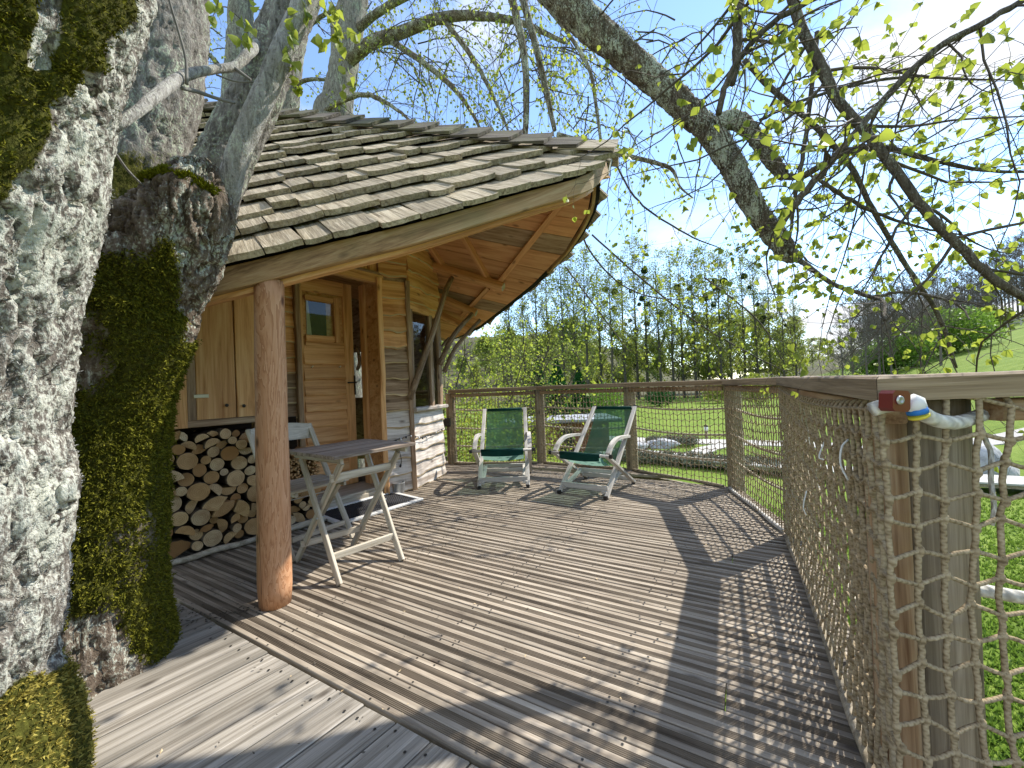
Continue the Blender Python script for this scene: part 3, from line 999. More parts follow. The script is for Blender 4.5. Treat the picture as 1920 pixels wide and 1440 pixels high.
obj('rear_slope', outer, M_['shake'], cabin)

# rafters and purlins under the soffit
def sofp(px, py, off): return onplane(px, py, T2 + nG * off, nG)
for (a, b, w, t, off) in (((1066, 366), (926, 541), .058, .075, .03), ((858, 424), (921, 533), .055, .075, .03), ((795, 446), (836, 506), .055, .075, .03),
                          ((738, 455), (768, 496), .055, .075, .03), ((917, 538), (866, 592), .055, .075, .03)):
    beam('rafter', sofp(*a, off + .01), sofp(*b, off + .01), w, t, M_['pine_red'], cabin, nG)
for (a, b, w, off) in (((764, 486), (943, 538), .095, .105), ((815, 553), (892, 587), .085, .105), ((826, 590), (884, 618), .08, .105)):
    P, Q = sofp(*a, off), sofp(*b, off)
    beam('purlin', P, Q, w, w * 1.05, M_['pine_red'], cabin, nG, .012)
    d = (Q - P).normalized()
    beam('purlin_end', Q + d * .001, Q + d * .012, w * .8, w * .8, M_['furn_pale'], cabin, nG)

# walls --------------------------------------------------------
def wall_sheet(name, p0, p1, z0, mat, z1=None, n=6, th=.03, nrm=None):
    """panel from p0 to p1 whose top follows the roof"""
    mb = MB(); lo, hi = [], []
    d = (p1 - p0); d.z = 0
    o = Vector((d.y, -d.x, 0)).normalized() * th
    for i in range(n + 1):
        p = p0 + (p1 - p0) * (i / n)
        top = zroof(p.x, p.y) if z1 is None else min(z1, zroof(p.x, p.y))
        lo.append((p.x, p.y, z0)); hi.append((p.x, p.y, max(z0 + .05, top)))
    f = [(i, i + 1, n + 2 + i, n + 1 + i) for i in range(n)]
    mb.add(lo + hi, f)
    mb.add([(x - o.x, y - o.y, z) for x, y, z in lo + hi], [g[::-1] for g in f])
    k = n + 1
    mb.add([lo[0], hi[0], (hi[0][0] - o.x, hi[0][1] - o.y, hi[0][2]), (lo[0][0] - o.x, lo[0][1] - o.y, lo[0][2])], [(0, 1, 2, 3)])
    mb.add([lo[-1], hi[-1], (hi[-1][0] - o.x, hi[-1][1] - o.y, hi[-1][2]), (lo[-1][0] - o.x, lo[-1][1] - o.y, lo[-1][2])], [(3, 2, 1, 0)])
    return obj(name, mb, mat, cabin)
def siding(parent, p0, p1, z0, z1, rows, matf, seed, live=.018, name='siding_board'):
    """lapped live-edge boards; p0->p1 seen left to right from outside"""
    rg2 = random.Random(seed)
    x = (p1 - p0); x.z = 0; L = x.length; x.normalize(); o = Vector((x.y, -x.x, 0))
    h = (z1 - z0) / rows
    for r in range(rows):
        za = z0 + r * h
        mb = MB(); n = 9; vs = []
        ph, am = rg2.uniform(0, 6), live * rg2.uniform(.5, 1.3)
        for i in range(n + 1):
            f = i / n
            e = am * (math.sin(ph + f * L * 11) * .5 + math.sin(ph * 2.3 + f * L * 23) * .3 + noise.noise(Vector((seed, r, f * 4))) * .7)
            vs += [(-L / 2 + L * f, .036 + e * .2, -h / 2 - .012 + e), (-L / 2 + L * f, .006, h / 2 + .02), (-L / 2 + L * f, .006, -h / 2 - .016 + e), (-L / 2 + L * f, -.004, h / 2 + .02), (-L / 2 + L * f, .040 + e * .2, -h / 2 + .002 + e * .8)]
        fs = []
        for i in range(n):
            a, b = 5 * i, 5 * i + 5
            fs += [(a + 4, b + 4, b + 1, a + 1), (a, b, b + 4, a + 4), (a + 2, b + 2, b, a), (a + 1, b + 1, b + 3, a + 3)]
        fs += [(0, 4, 1, 3, 2), tuple(5 * n + i for i in (2, 3, 1, 4, 0))]
        mb.add(vs, [f[::-1] for f in fs])
        for i in range(n): mb.m[4 * i + 1] = 1
        c = (p0 + p1) / 2 + Vector((0, 0, za + h / 2))
        y = o
        M = Matrix(((x.x, y.x, 0, c.x), (x.y, y.y, 0, c.y), (0, 0, 1, c.z), (0, 0, 0, 1)))
        if x.cross(y).z < 0:             # keep a right handed frame
            M = Matrix(((-x.x, y.x, 0, c.x), (-x.y, y.y, 0, c.y), (0, 0, 1, c.z), (0, 0, 0, 1)))
            mb.f = [f[::-1] for f in mb.f]
        obj(name, mb, [matf(za), M_['edge_pale'] if live > .01 else matf(za)], parent, M)
z3 = Vector((0, 0, 0))
TW = -4.235
w_left = wall_sheet('wall', sp(-.3, TW - .03, 0), sp(1.75, TW - .03, 0), 0, M_['siding'])
siding(w_left, sp(1.24, TW, 0), sp(1.735, TW, 0), .42, 2.4, 13, lambda z: M_['pine'] if z > 1.25 else M_['siding'], 5, .012)
# door frame post left, lintel
beam('door_post', sp(1.752, TW + .045, .05), sp(1.752, TW + .045, 2.62), .05, .075, M_['siding'], cabin, n_, .006, 8, .006, 2)
beam('door_post', sp(1.765, TW + .02, .05), sp(1.765, TW + .02, 2.5), .03, .05, M_['pine'], cabin, n_)
TS = -3.75
beam('lintel', sp(1.55, TS - .01, 2.335), sp(2.75, TS - .03, 2.315), .08, .105, M_['pine'], cabin, (0, 0, 1), .006, 6, .004)
beam('lintel_trim', sp(1.5, TS + .035, 2.385), sp(2.74, TS + .018, 2.365), .03, .024, M_['siding'], cabin)
obj_porch = MB(); 
porch_ceiling = MB()
porch_ceiling.add([tuple(sp(1.2, TS - .05, 2.42)), tuple(sp(2.5, TS - .05, 2.42)), tuple(sp(2.5, TW, 2.42)), tuple(sp(1.2, TW, 2.42))], [(0, 1, 2, 3)])
obj('porch_ceiling', porch_ceiling, M_['pine'], cabin)
# upright boards above the lintel
xx = 1.42; kk = 0
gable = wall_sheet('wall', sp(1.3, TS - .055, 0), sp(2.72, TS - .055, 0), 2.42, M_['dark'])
while xx < 2.70:
    w = [.105, .13, .09, .12][kk % 4]
    c = sp(xx + w / 2, TS - .025, 0); top = zroof(c.x, c.y) + .03
    if top > 2.5:
        beam('upright_board', sp(xx + w / 2, TS - .02 - .008 * (kk % 2), 2.37), sp(xx + w / 2, TS - .02 - .008 * (kk % 2), top), .022, w - .006, M_['pine'] if kk % 3 else M_['pine_red'], gable, u_)
    xx += w; kk += 1
# the red lettering under the eave, too faint to read
sg = MB(); rq = random.Random(5)
for k in range(5):
    a, zz = 1.985 + k * .043, 2.665 - k * .013
    tube(sg, [sp(a + .020 * math.cos(f) + .005 * k * .2, TS + .004, zz + .03 * math.sin(f * (1 + .25 * (k % 2)))) for f in np.linspace(.6 + k, 5.2 + k, 8)], .0032, 4)
tube(sg, [sp(1.965 + .03 * i, TS + .004, 2.70 - .011 * i + .012 * math.sin(i * 1.9)) for i in range(8)], .0026, 4)
obj('red_lettering', sg, M_['signred'], cabin)
# return wall beside the door, siding panel, window wall
S0 = onz(724, 927); S1 = onz(776, 917.5); W1 = onz(832, 889)
ret_far = sp(2.42, -4.055, 0)
wall_sheet('wall', ret_far, S0, 0, M_['pine'], 2.36, 2, .05)
beam('jamb_board', ret_far + Vector((-.012, -.012, .04)), ret_far + Vector((-.012, -.012, 2.3)), .03, .10, M_['pine'], cabin, n_)
pan = wall_sheet('wall', S0, S1, 0, M_['siding'], None, 3, .05)
siding(pan, S0, S1, .02, 2.29, 13, lambda z: M_['pine'] if z > 1.52 else (M_['siding'] if z > .80 else M_['siding_grey']), 9, .02)
siding(pan, S0, S1, 2.37, 2.95, 4, lambda z: M_['pine'], 12, .018)
dS = (S1 - S0).normalized(); oS = Vector((dS.y, -dS.x, 0))
for P, w, mt in ((S0, .055, 'pine'), (S1, .05, 'siding')):
    beam('corner_post', P + oS * .03 + Vector((0, 0, .0)), P + oS * .03 + Vector((0, 0, 2.32)), w, .045, M_[mt], cabin, oS, .006, 9, .006, 4)
winwall = wall_sheet('wall', S1, W1, 0, M_['siding_grey'], .86, 3, .05)
siding(winwall, S1 + dS * .0, W1, .015, .86, 6, lambda z: M_['siding_grey'], 21, .026)
dW = (W1 - S1).normalized(); oW = Vector((dW.y, -dW.x, 0)); LW = (W1 - S1).length
sill_c = [S1 - dW * .015 + oW * -.03, W1 + dW * .05 + oW * -.03]
beam('window_sill', sill_c[0] + Vector((0, 0, .885)) + oW * .04, sill_c[1] + Vector((0, 0, .885)) + oW * .04, .15, .045, M_['siding_grey'], cabin, (0, 0, 1), .01, 6, .006)
for f, w in ((.045, .06), (.66, .07), (.955, .09)):
    P = S1 + dW * LW * f
    beam('window_post', P + Vector((0, 0, .905)), P + Vector((0, 0, 2.02)), .06, w, M_['siding'], cabin, dW, .006, 6, .004)
beam('window_head', S1 + Vector((0, 0, 2.06)), W1 + Vector((0, 0, 2.06)), .06, .10, M_['pine'], cabin, (0, 0, 1), .006, 8, .008)
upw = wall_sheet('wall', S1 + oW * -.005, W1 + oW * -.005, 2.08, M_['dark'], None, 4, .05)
siding(upw, S1, W1, 2.11, 3.0, 5, lambda z: M_['pine'], 41, .02)
gp = MB()
a, b = S1 + dW * .05, W1 - dW * .04
gp.add([tuple(a + Vector((0, 0, .91))), tuple(b + Vector((0, 0, .91))), tuple(b + Vector((0, 0, 2.02))), tuple(a + Vector((0, 0, 2.02)))], [(0, 1, 2, 3)])
obj('window_pane', gp, M_['glass'], cabin)
# the sides one sees only through the openings
E1 = Vector((-1.3, 6.2, 0)); E2 = Vector((-3.7, 7.0, 0)); E3 = Vector((-4.7, 4.7, 0)); E4 = sp(-.3, TW - .03, 0)
wall_sheet('wall', W1, E1, 0, M_['siding'], None, 3)
fw = lambda f: E2 + (E1 - E2) * f
gx = at(681, 700, 6.6); fo = (gx.x - E2.x) / (E1.x - E2.x)
for a, b, z0, z1 in ((0, fo - .17, 0, None), (fo + .17, 1, 0, None), (fo - .17, fo + .17, 0, 1.02), (fo - .17, fo + .17, 1.78, None)):
    wall_sheet('wall', fw(b), fw(a), z0, M_['siding'], z1, 2)
wall_sheet('wall', E2, E3, 0, M_['siding'], None, 3)
wall_sheet('wall', E3, E4, 0, M_['siding'], None, 3)
# door -------------------------------------------------------
D0, D1 = 1.785, 2.367
dM = Matrix.Translation(sp(D0, TW, 0))
dr = MB()
Md, Ld = frame(sp(D0, TW - .025, 1.2), sp(D1, TW - .02, 1.2)); box_into(dr, Md, Ld, .035, 2.26)
pane_s0, pz1 = st(573, 563, TW); pane_s1, pz0 = st(623, 631, TW)
door = obj('door', dr, M_['pine'], cabin)
beam('door_stile', sp(D1 - .055, TW + .004, .09), sp(D1 - .055, TW + .004, 2.33), .03, .11, M_['pine'], door, u_)
beam('door_stile', sp(D0 + .012, TW + .004, .09), sp(D0 + .012, TW + .004, 2.33), .03, .05, M_['pine'], door, u_)
beam('door_rail', sp(D0 + .03, TW + .006, 2.26), sp(D1 - .11, TW + .006, 2.26), .028, .15, M_['pine'], door)
zz = .10; k = 0
rows = 9; hh = (pz0 - .13 - .10) / rows
dp = siding(door, sp(D0 + .03, TW + .002, 0), sp(D1 - .112, TW + .002, 0), .10, pz0 - .13, rows, lambda z: M_['pine'], 33, .008, 'door_plank')
fr_o = .052
for a, b, w in ((sp(pane_s0 - .02, TW + .022, pz1 + .03), sp(pane_s1 + .075, TW + .022, pz1 + .025), .06), (sp(pane_s0 - .02, TW + .022, pz0 - .035), sp(pane_s1 + .075, TW + .022, pz0 - .035), .065)):
    beam('window_frame', a, b, .03, w, M_['pine'], door, (0, 0, 1), .006, 6, .004)
beam('window_frame', sp(pane_s1 + .04, TW + .026, pz0 - .07), sp(pane_s1 + .04, TW + .026, pz1 + .06), .035, .06, M_['pine'], door, u_, .006, 6, .004)
beam('door_panel', sp(pane_s0 - .02, TW + .0, pz0 - .10), sp(D1 - .11, TW + .0, pz0 - .10), .03, .07, M_['pine'], door)
gp = MB()
gp.add([tuple(sp(pane_s0, TW + .012, pz0)), tuple(sp(pane_s1, TW + .012, pz0)), tuple(sp(pane_s1, TW + .012, pz1)), tuple(sp(pane_s0, TW + .012, pz1))], [(0, 1, 2, 3)])
obj('pane', gp, M_['glass'], door)
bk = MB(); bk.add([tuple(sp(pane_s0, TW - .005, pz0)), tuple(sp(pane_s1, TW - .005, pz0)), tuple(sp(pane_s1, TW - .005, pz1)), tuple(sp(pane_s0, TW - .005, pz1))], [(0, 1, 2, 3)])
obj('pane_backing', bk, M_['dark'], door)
cu = MB(); cu.add([tuple(sp(pane_s0, TW + .0, pz0)), tuple(sp(pane_s0 + .05, TW + .002, pz0)), tuple(sp(pane_s0 + .022, TW + .002, pz1)), tuple(sp(pane_s0, TW + .0, pz1))], [(0, 1, 2, 3)])
obj('curtain', cu, M_['curtain'], door)
hs, hz = st(663, 722, TW)
mb = MB(); Mh, _ = frame(sp(hs, TW + .022, hz - .11), sp(hs, TW + .022, hz + .11), u_); box_into(mb, Mh, .22, .035, .012, 0, .003)
tube(mb, [sp(hs, TW + .02, hz + .03), sp(hs, TW + .06, hz + .03), sp(hs - .03, TW + .065, hz + .03), sp(hs - .10, TW + .06, hz + .027)], .008, 7)
obj('door_handle', mb, M_['iron'], door)
h0, hz0 = st(664, 648, TW); h1, hz1 = st(667, 694, TW)
mb = MB(); tube(mb, spline([tuple(sp(h0 - .005, TW + .03, hz0)), tuple(sp(h0 + .002, TW + .075, hz0 - .06)), tuple(sp(h1 + .005, TW + .08, hz1 + .08)), tuple(sp(h1, TW + .035, hz1))], 10), [.013, .015, .018, .02, .02, .021, .022, .022, .02, .016], 8)
obj('branch_pull', mb, M_['pole'], door)
for px, py in ((582, 689), (634, 689)):
    s_, z_ = st(px, py, TW); mb = MB(); tube(mb, [sp(s_, TW + .01, z_), sp(s_, TW + .035, z_), sp(s_ + .01, TW + .045, z_ + .015)], .006, 6); obj('coat_hook', mb, M_['cream'], door)
# doorstep
beam('doorstep', sp(1.50, -3.99, .045), sp(2.42, -3.99, .045), .42, .09, M_['furn'], cabin)
beam('doorstep', sp(1.52, -3.795, .03), sp(2.41, -3.795, .03), .05, .06, M_['furn'], cabin)
# cupboard over the firewood
TC = -3.55
carc = MB()
Mx, Lx = frame(sp(.42, TC - .33, 1.45), sp(1.255, TC - .33, 1.45)); box_into(carc, Mx, Lx, .62, 1.06)
cup = obj('cupboard', carc, M_['siding'], cabin)
beam('cupboard_rail', sp(.50, TC + .002, .925), sp(1.26, TC + .002, .925), .03, .05, M_['siding'], cup)
beam('cupboard_stile', sp(.745, TC + .002, .95), sp(.745, TC + .002, 1.98), .03, .05, M_['siding'], cup, u_)
beam('cupboard_stile', sp(.60, TC + .004, .90), sp(.60, TC + .004, 1.98), .03, .24, M_['pine'], cup, u_)
for a, b in ((.772, 1.012), (1.020, 1.252)):
    beam('cupboard_door', sp((a + b) / 2, TC + .004, .952), sp((a + b) / 2, TC + .004, 1.98), .026, b - a, M_['pine'], cup, u_)
for px, py in ((423, 760), (455, 761)):
    s_, z_ = st(px, py, TC); mb = MB(); tube(mb, [sp(s_, TC + .015, z_), sp(s_, TC + .03, z_), sp(s_, TC + .04, z_)], [.006, .013, .010], 10); obj('cupboard_knob', mb, M_['iron'], cup)
s_, z_ = st(374, 743, TC); mb = MB(); Mh, _ = frame(sp(s_ - .035, TC + .026, z_), sp(s_ + .045, TC + .026, z_)); box_into(mb, Mh, .085, .008, .026, 0, .002)
obj('cream_latch', mb, M_['cream'], cup)
# peeled log post carrying the eave
pb = onz(517, 1132); pt = at(504, 528, pb.y - .02)
mb = MB()
ang = 26; rings = []
for i in range(19):
    f = i / 18; z = f * (pt.z - .0)
    c = pb.lerp(pt, f); rr = .082 - .012 * f
    for k in range(ang):
        a = 2 * math.pi * k / ang
        r = rr * (1 + .035 * noise.noise(Vector((math.cos(a) * 1.4, math.sin(a) * 1.4, f * 5))) + .02 * noise.noise(Vector((math.cos(a) * 4, math.sin(a) * 4, f * 9 + 7))))
        if i == 0: r *= .93
        rings.append((c.x + r * math.cos(a), c.y + r * math.sin(a), pb.z + .002 + (pt.z - pb.z) * f + (.012 if i == 1 else 0) * 0))
fs = [(i * ang + k, i * ang + (k + 1) % ang, (i + 1) * ang + (k + 1) % ang, (i + 1) * ang + k) for i in range(18) for k in range(ang)]
mb.add(rings, fs + [tuple(range(ang))[::-1], tuple(range(18 * ang, 19 * ang))], 0, None, True)
Mp = Matrix.Translation(pb)
obj('log_post', mb.mesh('log_post', M_['logpost'], Mp.inverted()), None, cabin, Mp)
beam('post_head', pt + Vector((-.02, .03, .03)), pt + Vector((.11, .09, .055)), .1, .07, M_['beam_old'], cabin)
# rustic brace poles
def brace(pts, r0, r1, seed):
    P = spline([tuple(p) for p in pts], 14); rg3 = random.Random(seed)
    mb = MB(); tube(mb, P, [(r0 + (r1 - r0) * i / 13) * rg3.uniform(.93, 1.07) for i in range(14)], 9)
    M, _ = frame(P[0], P[-1], (0, 1, 0))
    obj('brace_pole', mb.mesh('brace_pole', M_['pole'], M.inverted()), None, cabin, M)
brace([at(768, 748, 4.36), at(792, 680, 4.40), at(814, 615, 4.52), at(836, 545, 4.72), sofp(848, 520, .14)], .036, .03, 1)
brace([at(824, 684, 4.98), at(850, 630, 5.05), sofp(886, 588, .14)], .036, .03, 2)
brace([at(833, 697, 5.15), at(856, 650, 5.25), sofp(900, 600, .12)], .03, .024, 3)
brace([at(824, 655, 5.3), at(842, 634, 5.4)], .022, .02, 4)
# ============================================================ FIREWOOD
TFW = -3.46
rackt = thing('firewood_rack', sp(1.0, TFW, 0), 0, 'low firewood rack with a pale pole along the deck under the cupboard', 'rack')
mb = MB(); tube(mb, [sp(.40 + .05 * i, TFW + .035 + .004 * math.sin(i * 1.3), .028 + .004 * math.sin(i * .9)) for i in range(25)], .021, 7)
obj('base_pole', mb, M_['furn'], rackt)
beam('shelf_board', sp(1.30, TFW - .2, .372), sp(1.60, TFW - .2, .372), .42, .022, M_['siding'], rackt)
beam('rack_wire', sp(1.22, TFW + .03, .25), sp(1.62, TFW + .03, .262), .008, .008, M_['steel'], rackt)
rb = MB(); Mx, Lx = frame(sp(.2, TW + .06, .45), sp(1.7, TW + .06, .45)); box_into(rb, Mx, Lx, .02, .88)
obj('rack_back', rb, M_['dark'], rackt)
rf = random.Random(21)
placed = []
def drop(r, s0, s1, zb):
    """lowest resting place for a circle among those placed"""
    best = None
    for k in range(90):
        s = s0 + r + (s1 - s0 - 2 * r) * k / 89
        z = zb + r
        for (ps, pz, pr) in placed:
            dx = s - ps; R2 = (r + pr) * .985
            if abs(dx) < R2:
                z = max(z, pz + math.sqrt(R2 * R2 - dx * dx))
        if best is None or z < best[1] - 1e-4: best = (s, z)
    return best
def log_mesh(kind, r, L):
    mb = MB(); out = []
    if kind == 'round':
        el = rf.uniform(.88, 1.0); ph = rf.uniform(0, 3)
        for i in range(15):
            a = 2 * math.pi * i / 15
            q = r * (1 + rf.uniform(-.03, .03)); x, z = q * math.cos(a), q * el * math.sin(a)
            out.append((x * math.cos(ph) - z * math.sin(ph), x * math.sin(ph) + z * math.cos(ph)))
    else:
        span = math.pi if kind == 'half' else math.pi * .62
        ph = rf.uniform(-.5, .5) + (math.pi / 2 - span / 2) + rf.choice((0, 0, .9, -.9, math.pi))
        R_ = r * (1.30 if kind == 'half' else 1.75)
        pts = [(R_ * (1 + rf.uniform(-.03, .03)) * math.cos(span * i / 10), R_ * (1 + rf.uniform(-.03, .03)) * math.sin(span * i / 10)) for i in range(11)]
        if kind == 'quarter': pts.append((rf.uniform(-.01, .01), rf.uniform(-.01, .01)))
        cx = sum(p[0] for p in pts) / len(pts); cz = sum(p[1] for p in pts) / len(pts)
        for x, z in pts:
            x -= cx; z -= cz
            out.append((x * math.cos(ph) - z * math.sin(ph), x * math.sin(ph) + z * math.cos(ph)))
    n = len(out)
    tilt = rf.uniform(-.25, .25); tz = rf.uniform(-.2, .2)
    vs = [(x, tilt * x + tz * z, z) for x, z in out] + [(x * 1.03, .012 + tilt * x + tz * z, z * 1.03) for x, z in out] + [(x * rf.uniform(.9, 1.02), L, z * .97) for x, z in out]
    area = sum(out[i][0] * out[(i + 1) % n][1] - out[(i + 1) % n][0] * out[i][1] for i in range(n))
    face = tuple(range(n)) if area > 0 else tuple(range(n))[::-1]
    mb.add(vs, [face], 0)
    b = len(mb.v) - 3 * n
    for ring in (0, 1):
        for i in range(n):
            j = (i + 1) % n
            mi = 1
            if kind == 'half' and i == n - 1: mi = 0
            if kind == 'quarter' and i >= n - 2: mi = 0
            q = (ring * n + i, ring * n + n + i, ring * n + n + j, ring * n + j)
            if area < 0: q = q[::-1]
            mb.f.append(tuple(b + x for x in q)); mb.m.append(mi); mb.sm.append(False)
    return mb.mesh('firewood_log', [M_['logend'], M_['logbark']])
def lay(s0, s1, zb, ztop, nmax, rlo, rhi):
    for k in range(nmax):
        r = rf.uniform(rlo, rhi) if rf.random() < .62 else rf.uniform(rlo, (rlo + rhi) / 2)
        s, z = drop(r, s0, s1, zb)
        if z + r > ztop:
            r = rlo; s, z = drop(r, s0, s1, zb)
            if z + r > ztop: continue
        placed.append((s, z, r))
        kind = rf.choices(('round', 'half', 'quarter'), (.5, .34, .16))[0]
        c = sp(s, TFW - .005 - rf.uniform(0, .05), z)
        M = Matrix(((u_.x, -n_.x, 0, c.x), (u_.y, -n_.y, 0, c.y), (0, 0, 1, c.z), (0, 0, 0, 1))) @ Matrix.Rotation(rf.uniform(-.07, .07), 4, 'Z')
        o = obj('firewood_log', log_mesh(kind, r, rf.uniform(.32, .4)), None, None, M)
        sz = 'thick' if r > .056 else ('slim' if r < .038 else 'middling')
        ly = ['on the deck', 'low', 'at mid height', 'high', 'at the top'][min(4, int((z - .04) / .18))]
        cl = 'left' if s < .67 else ('middle' if s < .98 else 'right')
        if s0 > 1.2: ly, cl = ('on the deck' if z < .14 else 'upper'), 'small stack below the kindling shelf'
        lab = '%s %s firewood log %s in the %s' % (sz, {'round': 'round', 'half': 'half split', 'quarter': 'wedge split'}[kind], ly, cl + ' of the main stack' if s0 < 1.2 else cl)
        tag(o, lab, 'log', 'stacked %s firewood logs' % {'round': 'round', 'half': 'half split', 'quarter': 'wedge split'}[kind])
lay(.36, 1.30, .045, .895, 260, .027, .070)
lay(1.31, 1.60, .045, .36, 40, .026, .050)
kd = MB()
for k in range(170):
    s = rf.uniform(1.31, 1.595); z = rf.uniform(.39, .63); w = rf.uniform(.010, .020); h = rf.uniform(.008, .018)
    Mk = Matrix.Translation(sp(s, TFW - .16 + rf.uniform(-.02, .02), z)) @ Matrix.Rotation(UA, 4, 'Z') @ Matrix.Rotation(rf.uniform(0, 3), 4, 'Y')
    box_into(kd, Mk, w, .3, h)
tag(obj('kindling', kd, M_['logend']), 'bundle of thin split kindling sticks on the shelf beside the door', 'kindling', kind='stuff')

# ============================================================ FOLDING TABLE
ZT = .745
cl_, cn_, crr, cb_ = [onz(px, py, ZT) for px, py in ((535, 844), (625, 857), (777, 830), (685, 822))]
ctr = (cl_ + cn_ + crr + cb_) / 4
ax_ = ((crr - cn_) + (cb_ - cl_)).normalized(); ay_ = ((cl_ - cn_) + (cb_ - crr)); ay_ = (ay_ - ax_ * ay_.dot(ax_)).normalized()
hx = ((crr - cn_).length + (cb_ - cl_).length) / 4; hy = ((cl_ - cn_).length + (cb_ - crr).length) / 4
table = thing('folding_table', (ctr.x, ctr.y, 0), 0, 'square slatted folding wooden table with crossed legs beside the log post', 'table')
def tp(a, b, z): return Vector((ctr.x, ctr.y, 0)) + ax_ * a + ay_ * b + Vector((0, 0, z))
ns = 7; wsl = 2 * hy / ns
for k in range(ns):
    b = -hy + wsl * (k + .5)
    beam('table_slat', tp(-hx, b, ZT - .01), tp(hx, b, ZT - .01), wsl - .004, .02, M_['furn_dark'], table, (0, 0, 1), .003)
for a in (-hx + .06, hx - .06):
    beam('top_rail', tp(a, -hy + .03, ZT - .038), tp(a, hy - .03, ZT - .038), .022, .034, M_['furn'], table)
feet = [onz(637, 1098), onz(549, 1055), onz(754, 1052), onz(668, 1021)]
LEGW, LEGT = .042, .022
for i, (a, fa, fb) in enumerate(((-hx + .06, feet[0], feet[1]), (hx - .06, feet[2], feet[3]))):
    o = ax_ * (.014 if i == 0 else -.014)
    beam('leg', fa + Vector((0, 0, .004)), tp(a, hy - .10, ZT - .055), LEGT, LEGW, M_['furn'], table, ay_)
    beam('leg', fb + o * 2 + Vector((0, 0, .004)), tp(a, -hy + .08, ZT - .055) + o * 2, LEGT, LEGW, M_['furn'], table, ay_)
def onleg(f, top, k): return f.lerp(top, k)
topA0, topA1 = tp(-hx + .06, hy - .10, ZT - .055), tp(hx - .06, hy - .10, ZT - .055)
topB0, topB1 = tp(-hx + .06, -hy + .08, ZT - .055), tp(hx - .06, -hy + .08, ZT - .055)
beam('stretcher', onleg(feet[0], topA0, .20), onleg(feet[2], topA1, .20), .020, .042, M_['furn'], table)
beam('stretcher', onleg(feet[1], topB0, .20), onleg(feet[3], topB1, .20), .020, .042, M_['furn'], table)
beam('stretcher', onleg(feet[1], topB0, .86), onleg(feet[3], topB1, .86), .020, .05, M_['furn'], table)
mb = MB()
for f0, f1, t0, t1 in ((feet[0], feet[1], topA0, topB0), (feet[2], feet[3], topA1, topB1)):
    c = f0.lerp(t0, .5); tube(mb, [c - ax_ * .02, c + ax_ * .03], .007, 8)
obj('pivot_bolt', mb, M_['steel'], table)

# ============================================================ FOLDING CHAIR behind the table
b0, b1 = Vector((-1.885, 2.86, 0)), Vector((-1.645, 3.25, 0))
cu_ = (b1 - b0).normalized(); cf_ = Vector((cu_.y, -cu_.x, 0)); cm = (b0 + b1) / 2; hw = (b1 - b0).length / 2
fch = thing('folding_chair', cm + cf_ * .2, 0, 'pale folding wooden chair tucked between the table and the firewood', 'chair')
def cp(a, f, z): return cm + cu_ * a + cf_ * f + Vector((0, 0, z))
for sgn in (-1, 1):
    beam('leg', cp(sgn * hw, .46, .0), cp(sgn * hw, -.07, .86), .022, .04, M_['furn'], fch, cu_)
    beam('leg', cp(sgn * (hw - .035), .0, .0), cp(sgn * (hw - .035), .38, .43), .022, .036, M_['furn'], fch, cu_)
mb = MB(); n = 10; vs = []
for i in range(n + 1):
    f = i / n; a = -hw + 2 * hw * f; bow = -.035 * math.sin(math.pi * f); top = .865 + .02 * math.sin(math.pi * f)
    for z in (.745, top):
        vs += [tuple(cp(a, -.035 + bow, z)), tuple(cp(a, -.055 + bow, z))]
fs = []
for i in range(n):
    a, b = 4 * i, 4 * i + 4
    fs += [(a, b, b + 2, a + 2), (a + 1, a + 3, b + 3, b + 1), (a + 2, b + 2, b + 3, a + 3), (a, a + 1, b + 1, b)]
fs += [(0, 2, 3, 1), (4 * n, 4 * n + 1, 4 * n + 3, 4 * n + 2)]
mb.add(vs, fs)
Mc, _ = frame(cp(-hw, 0, .8), cp(hw, 0, .8)); obj('backrest', mb.mesh('backrest', M_['furn_pale'], Mc.inverted()), None, fch, Mc)
for k in range(6):
    f = .03 + k * .076
    beam('seat_slat', cp(-hw + .005, f, .445 - .012 * (k == 0)), cp(hw - .005, f, .445 - .012 * (k == 0)), .066, .018, M_['furn'], fch)
for sgn in (-1, 1):
    beam('seat_rail', cp(sgn * (hw - .045), .0, .425), cp(sgn * (hw - .045), .45, .425), .02, .03, M_['furn'], fch)
beam('stretcher', cp(-hw + .03, .40, .12), cp(hw - .03, .40, .12), .018, .035, M_['furn'], fch)
beam('stretcher', cp(-hw + .04, .08, .10), cp(hw - .04, .08, .10), .018, .035, M_['furn'], fch)

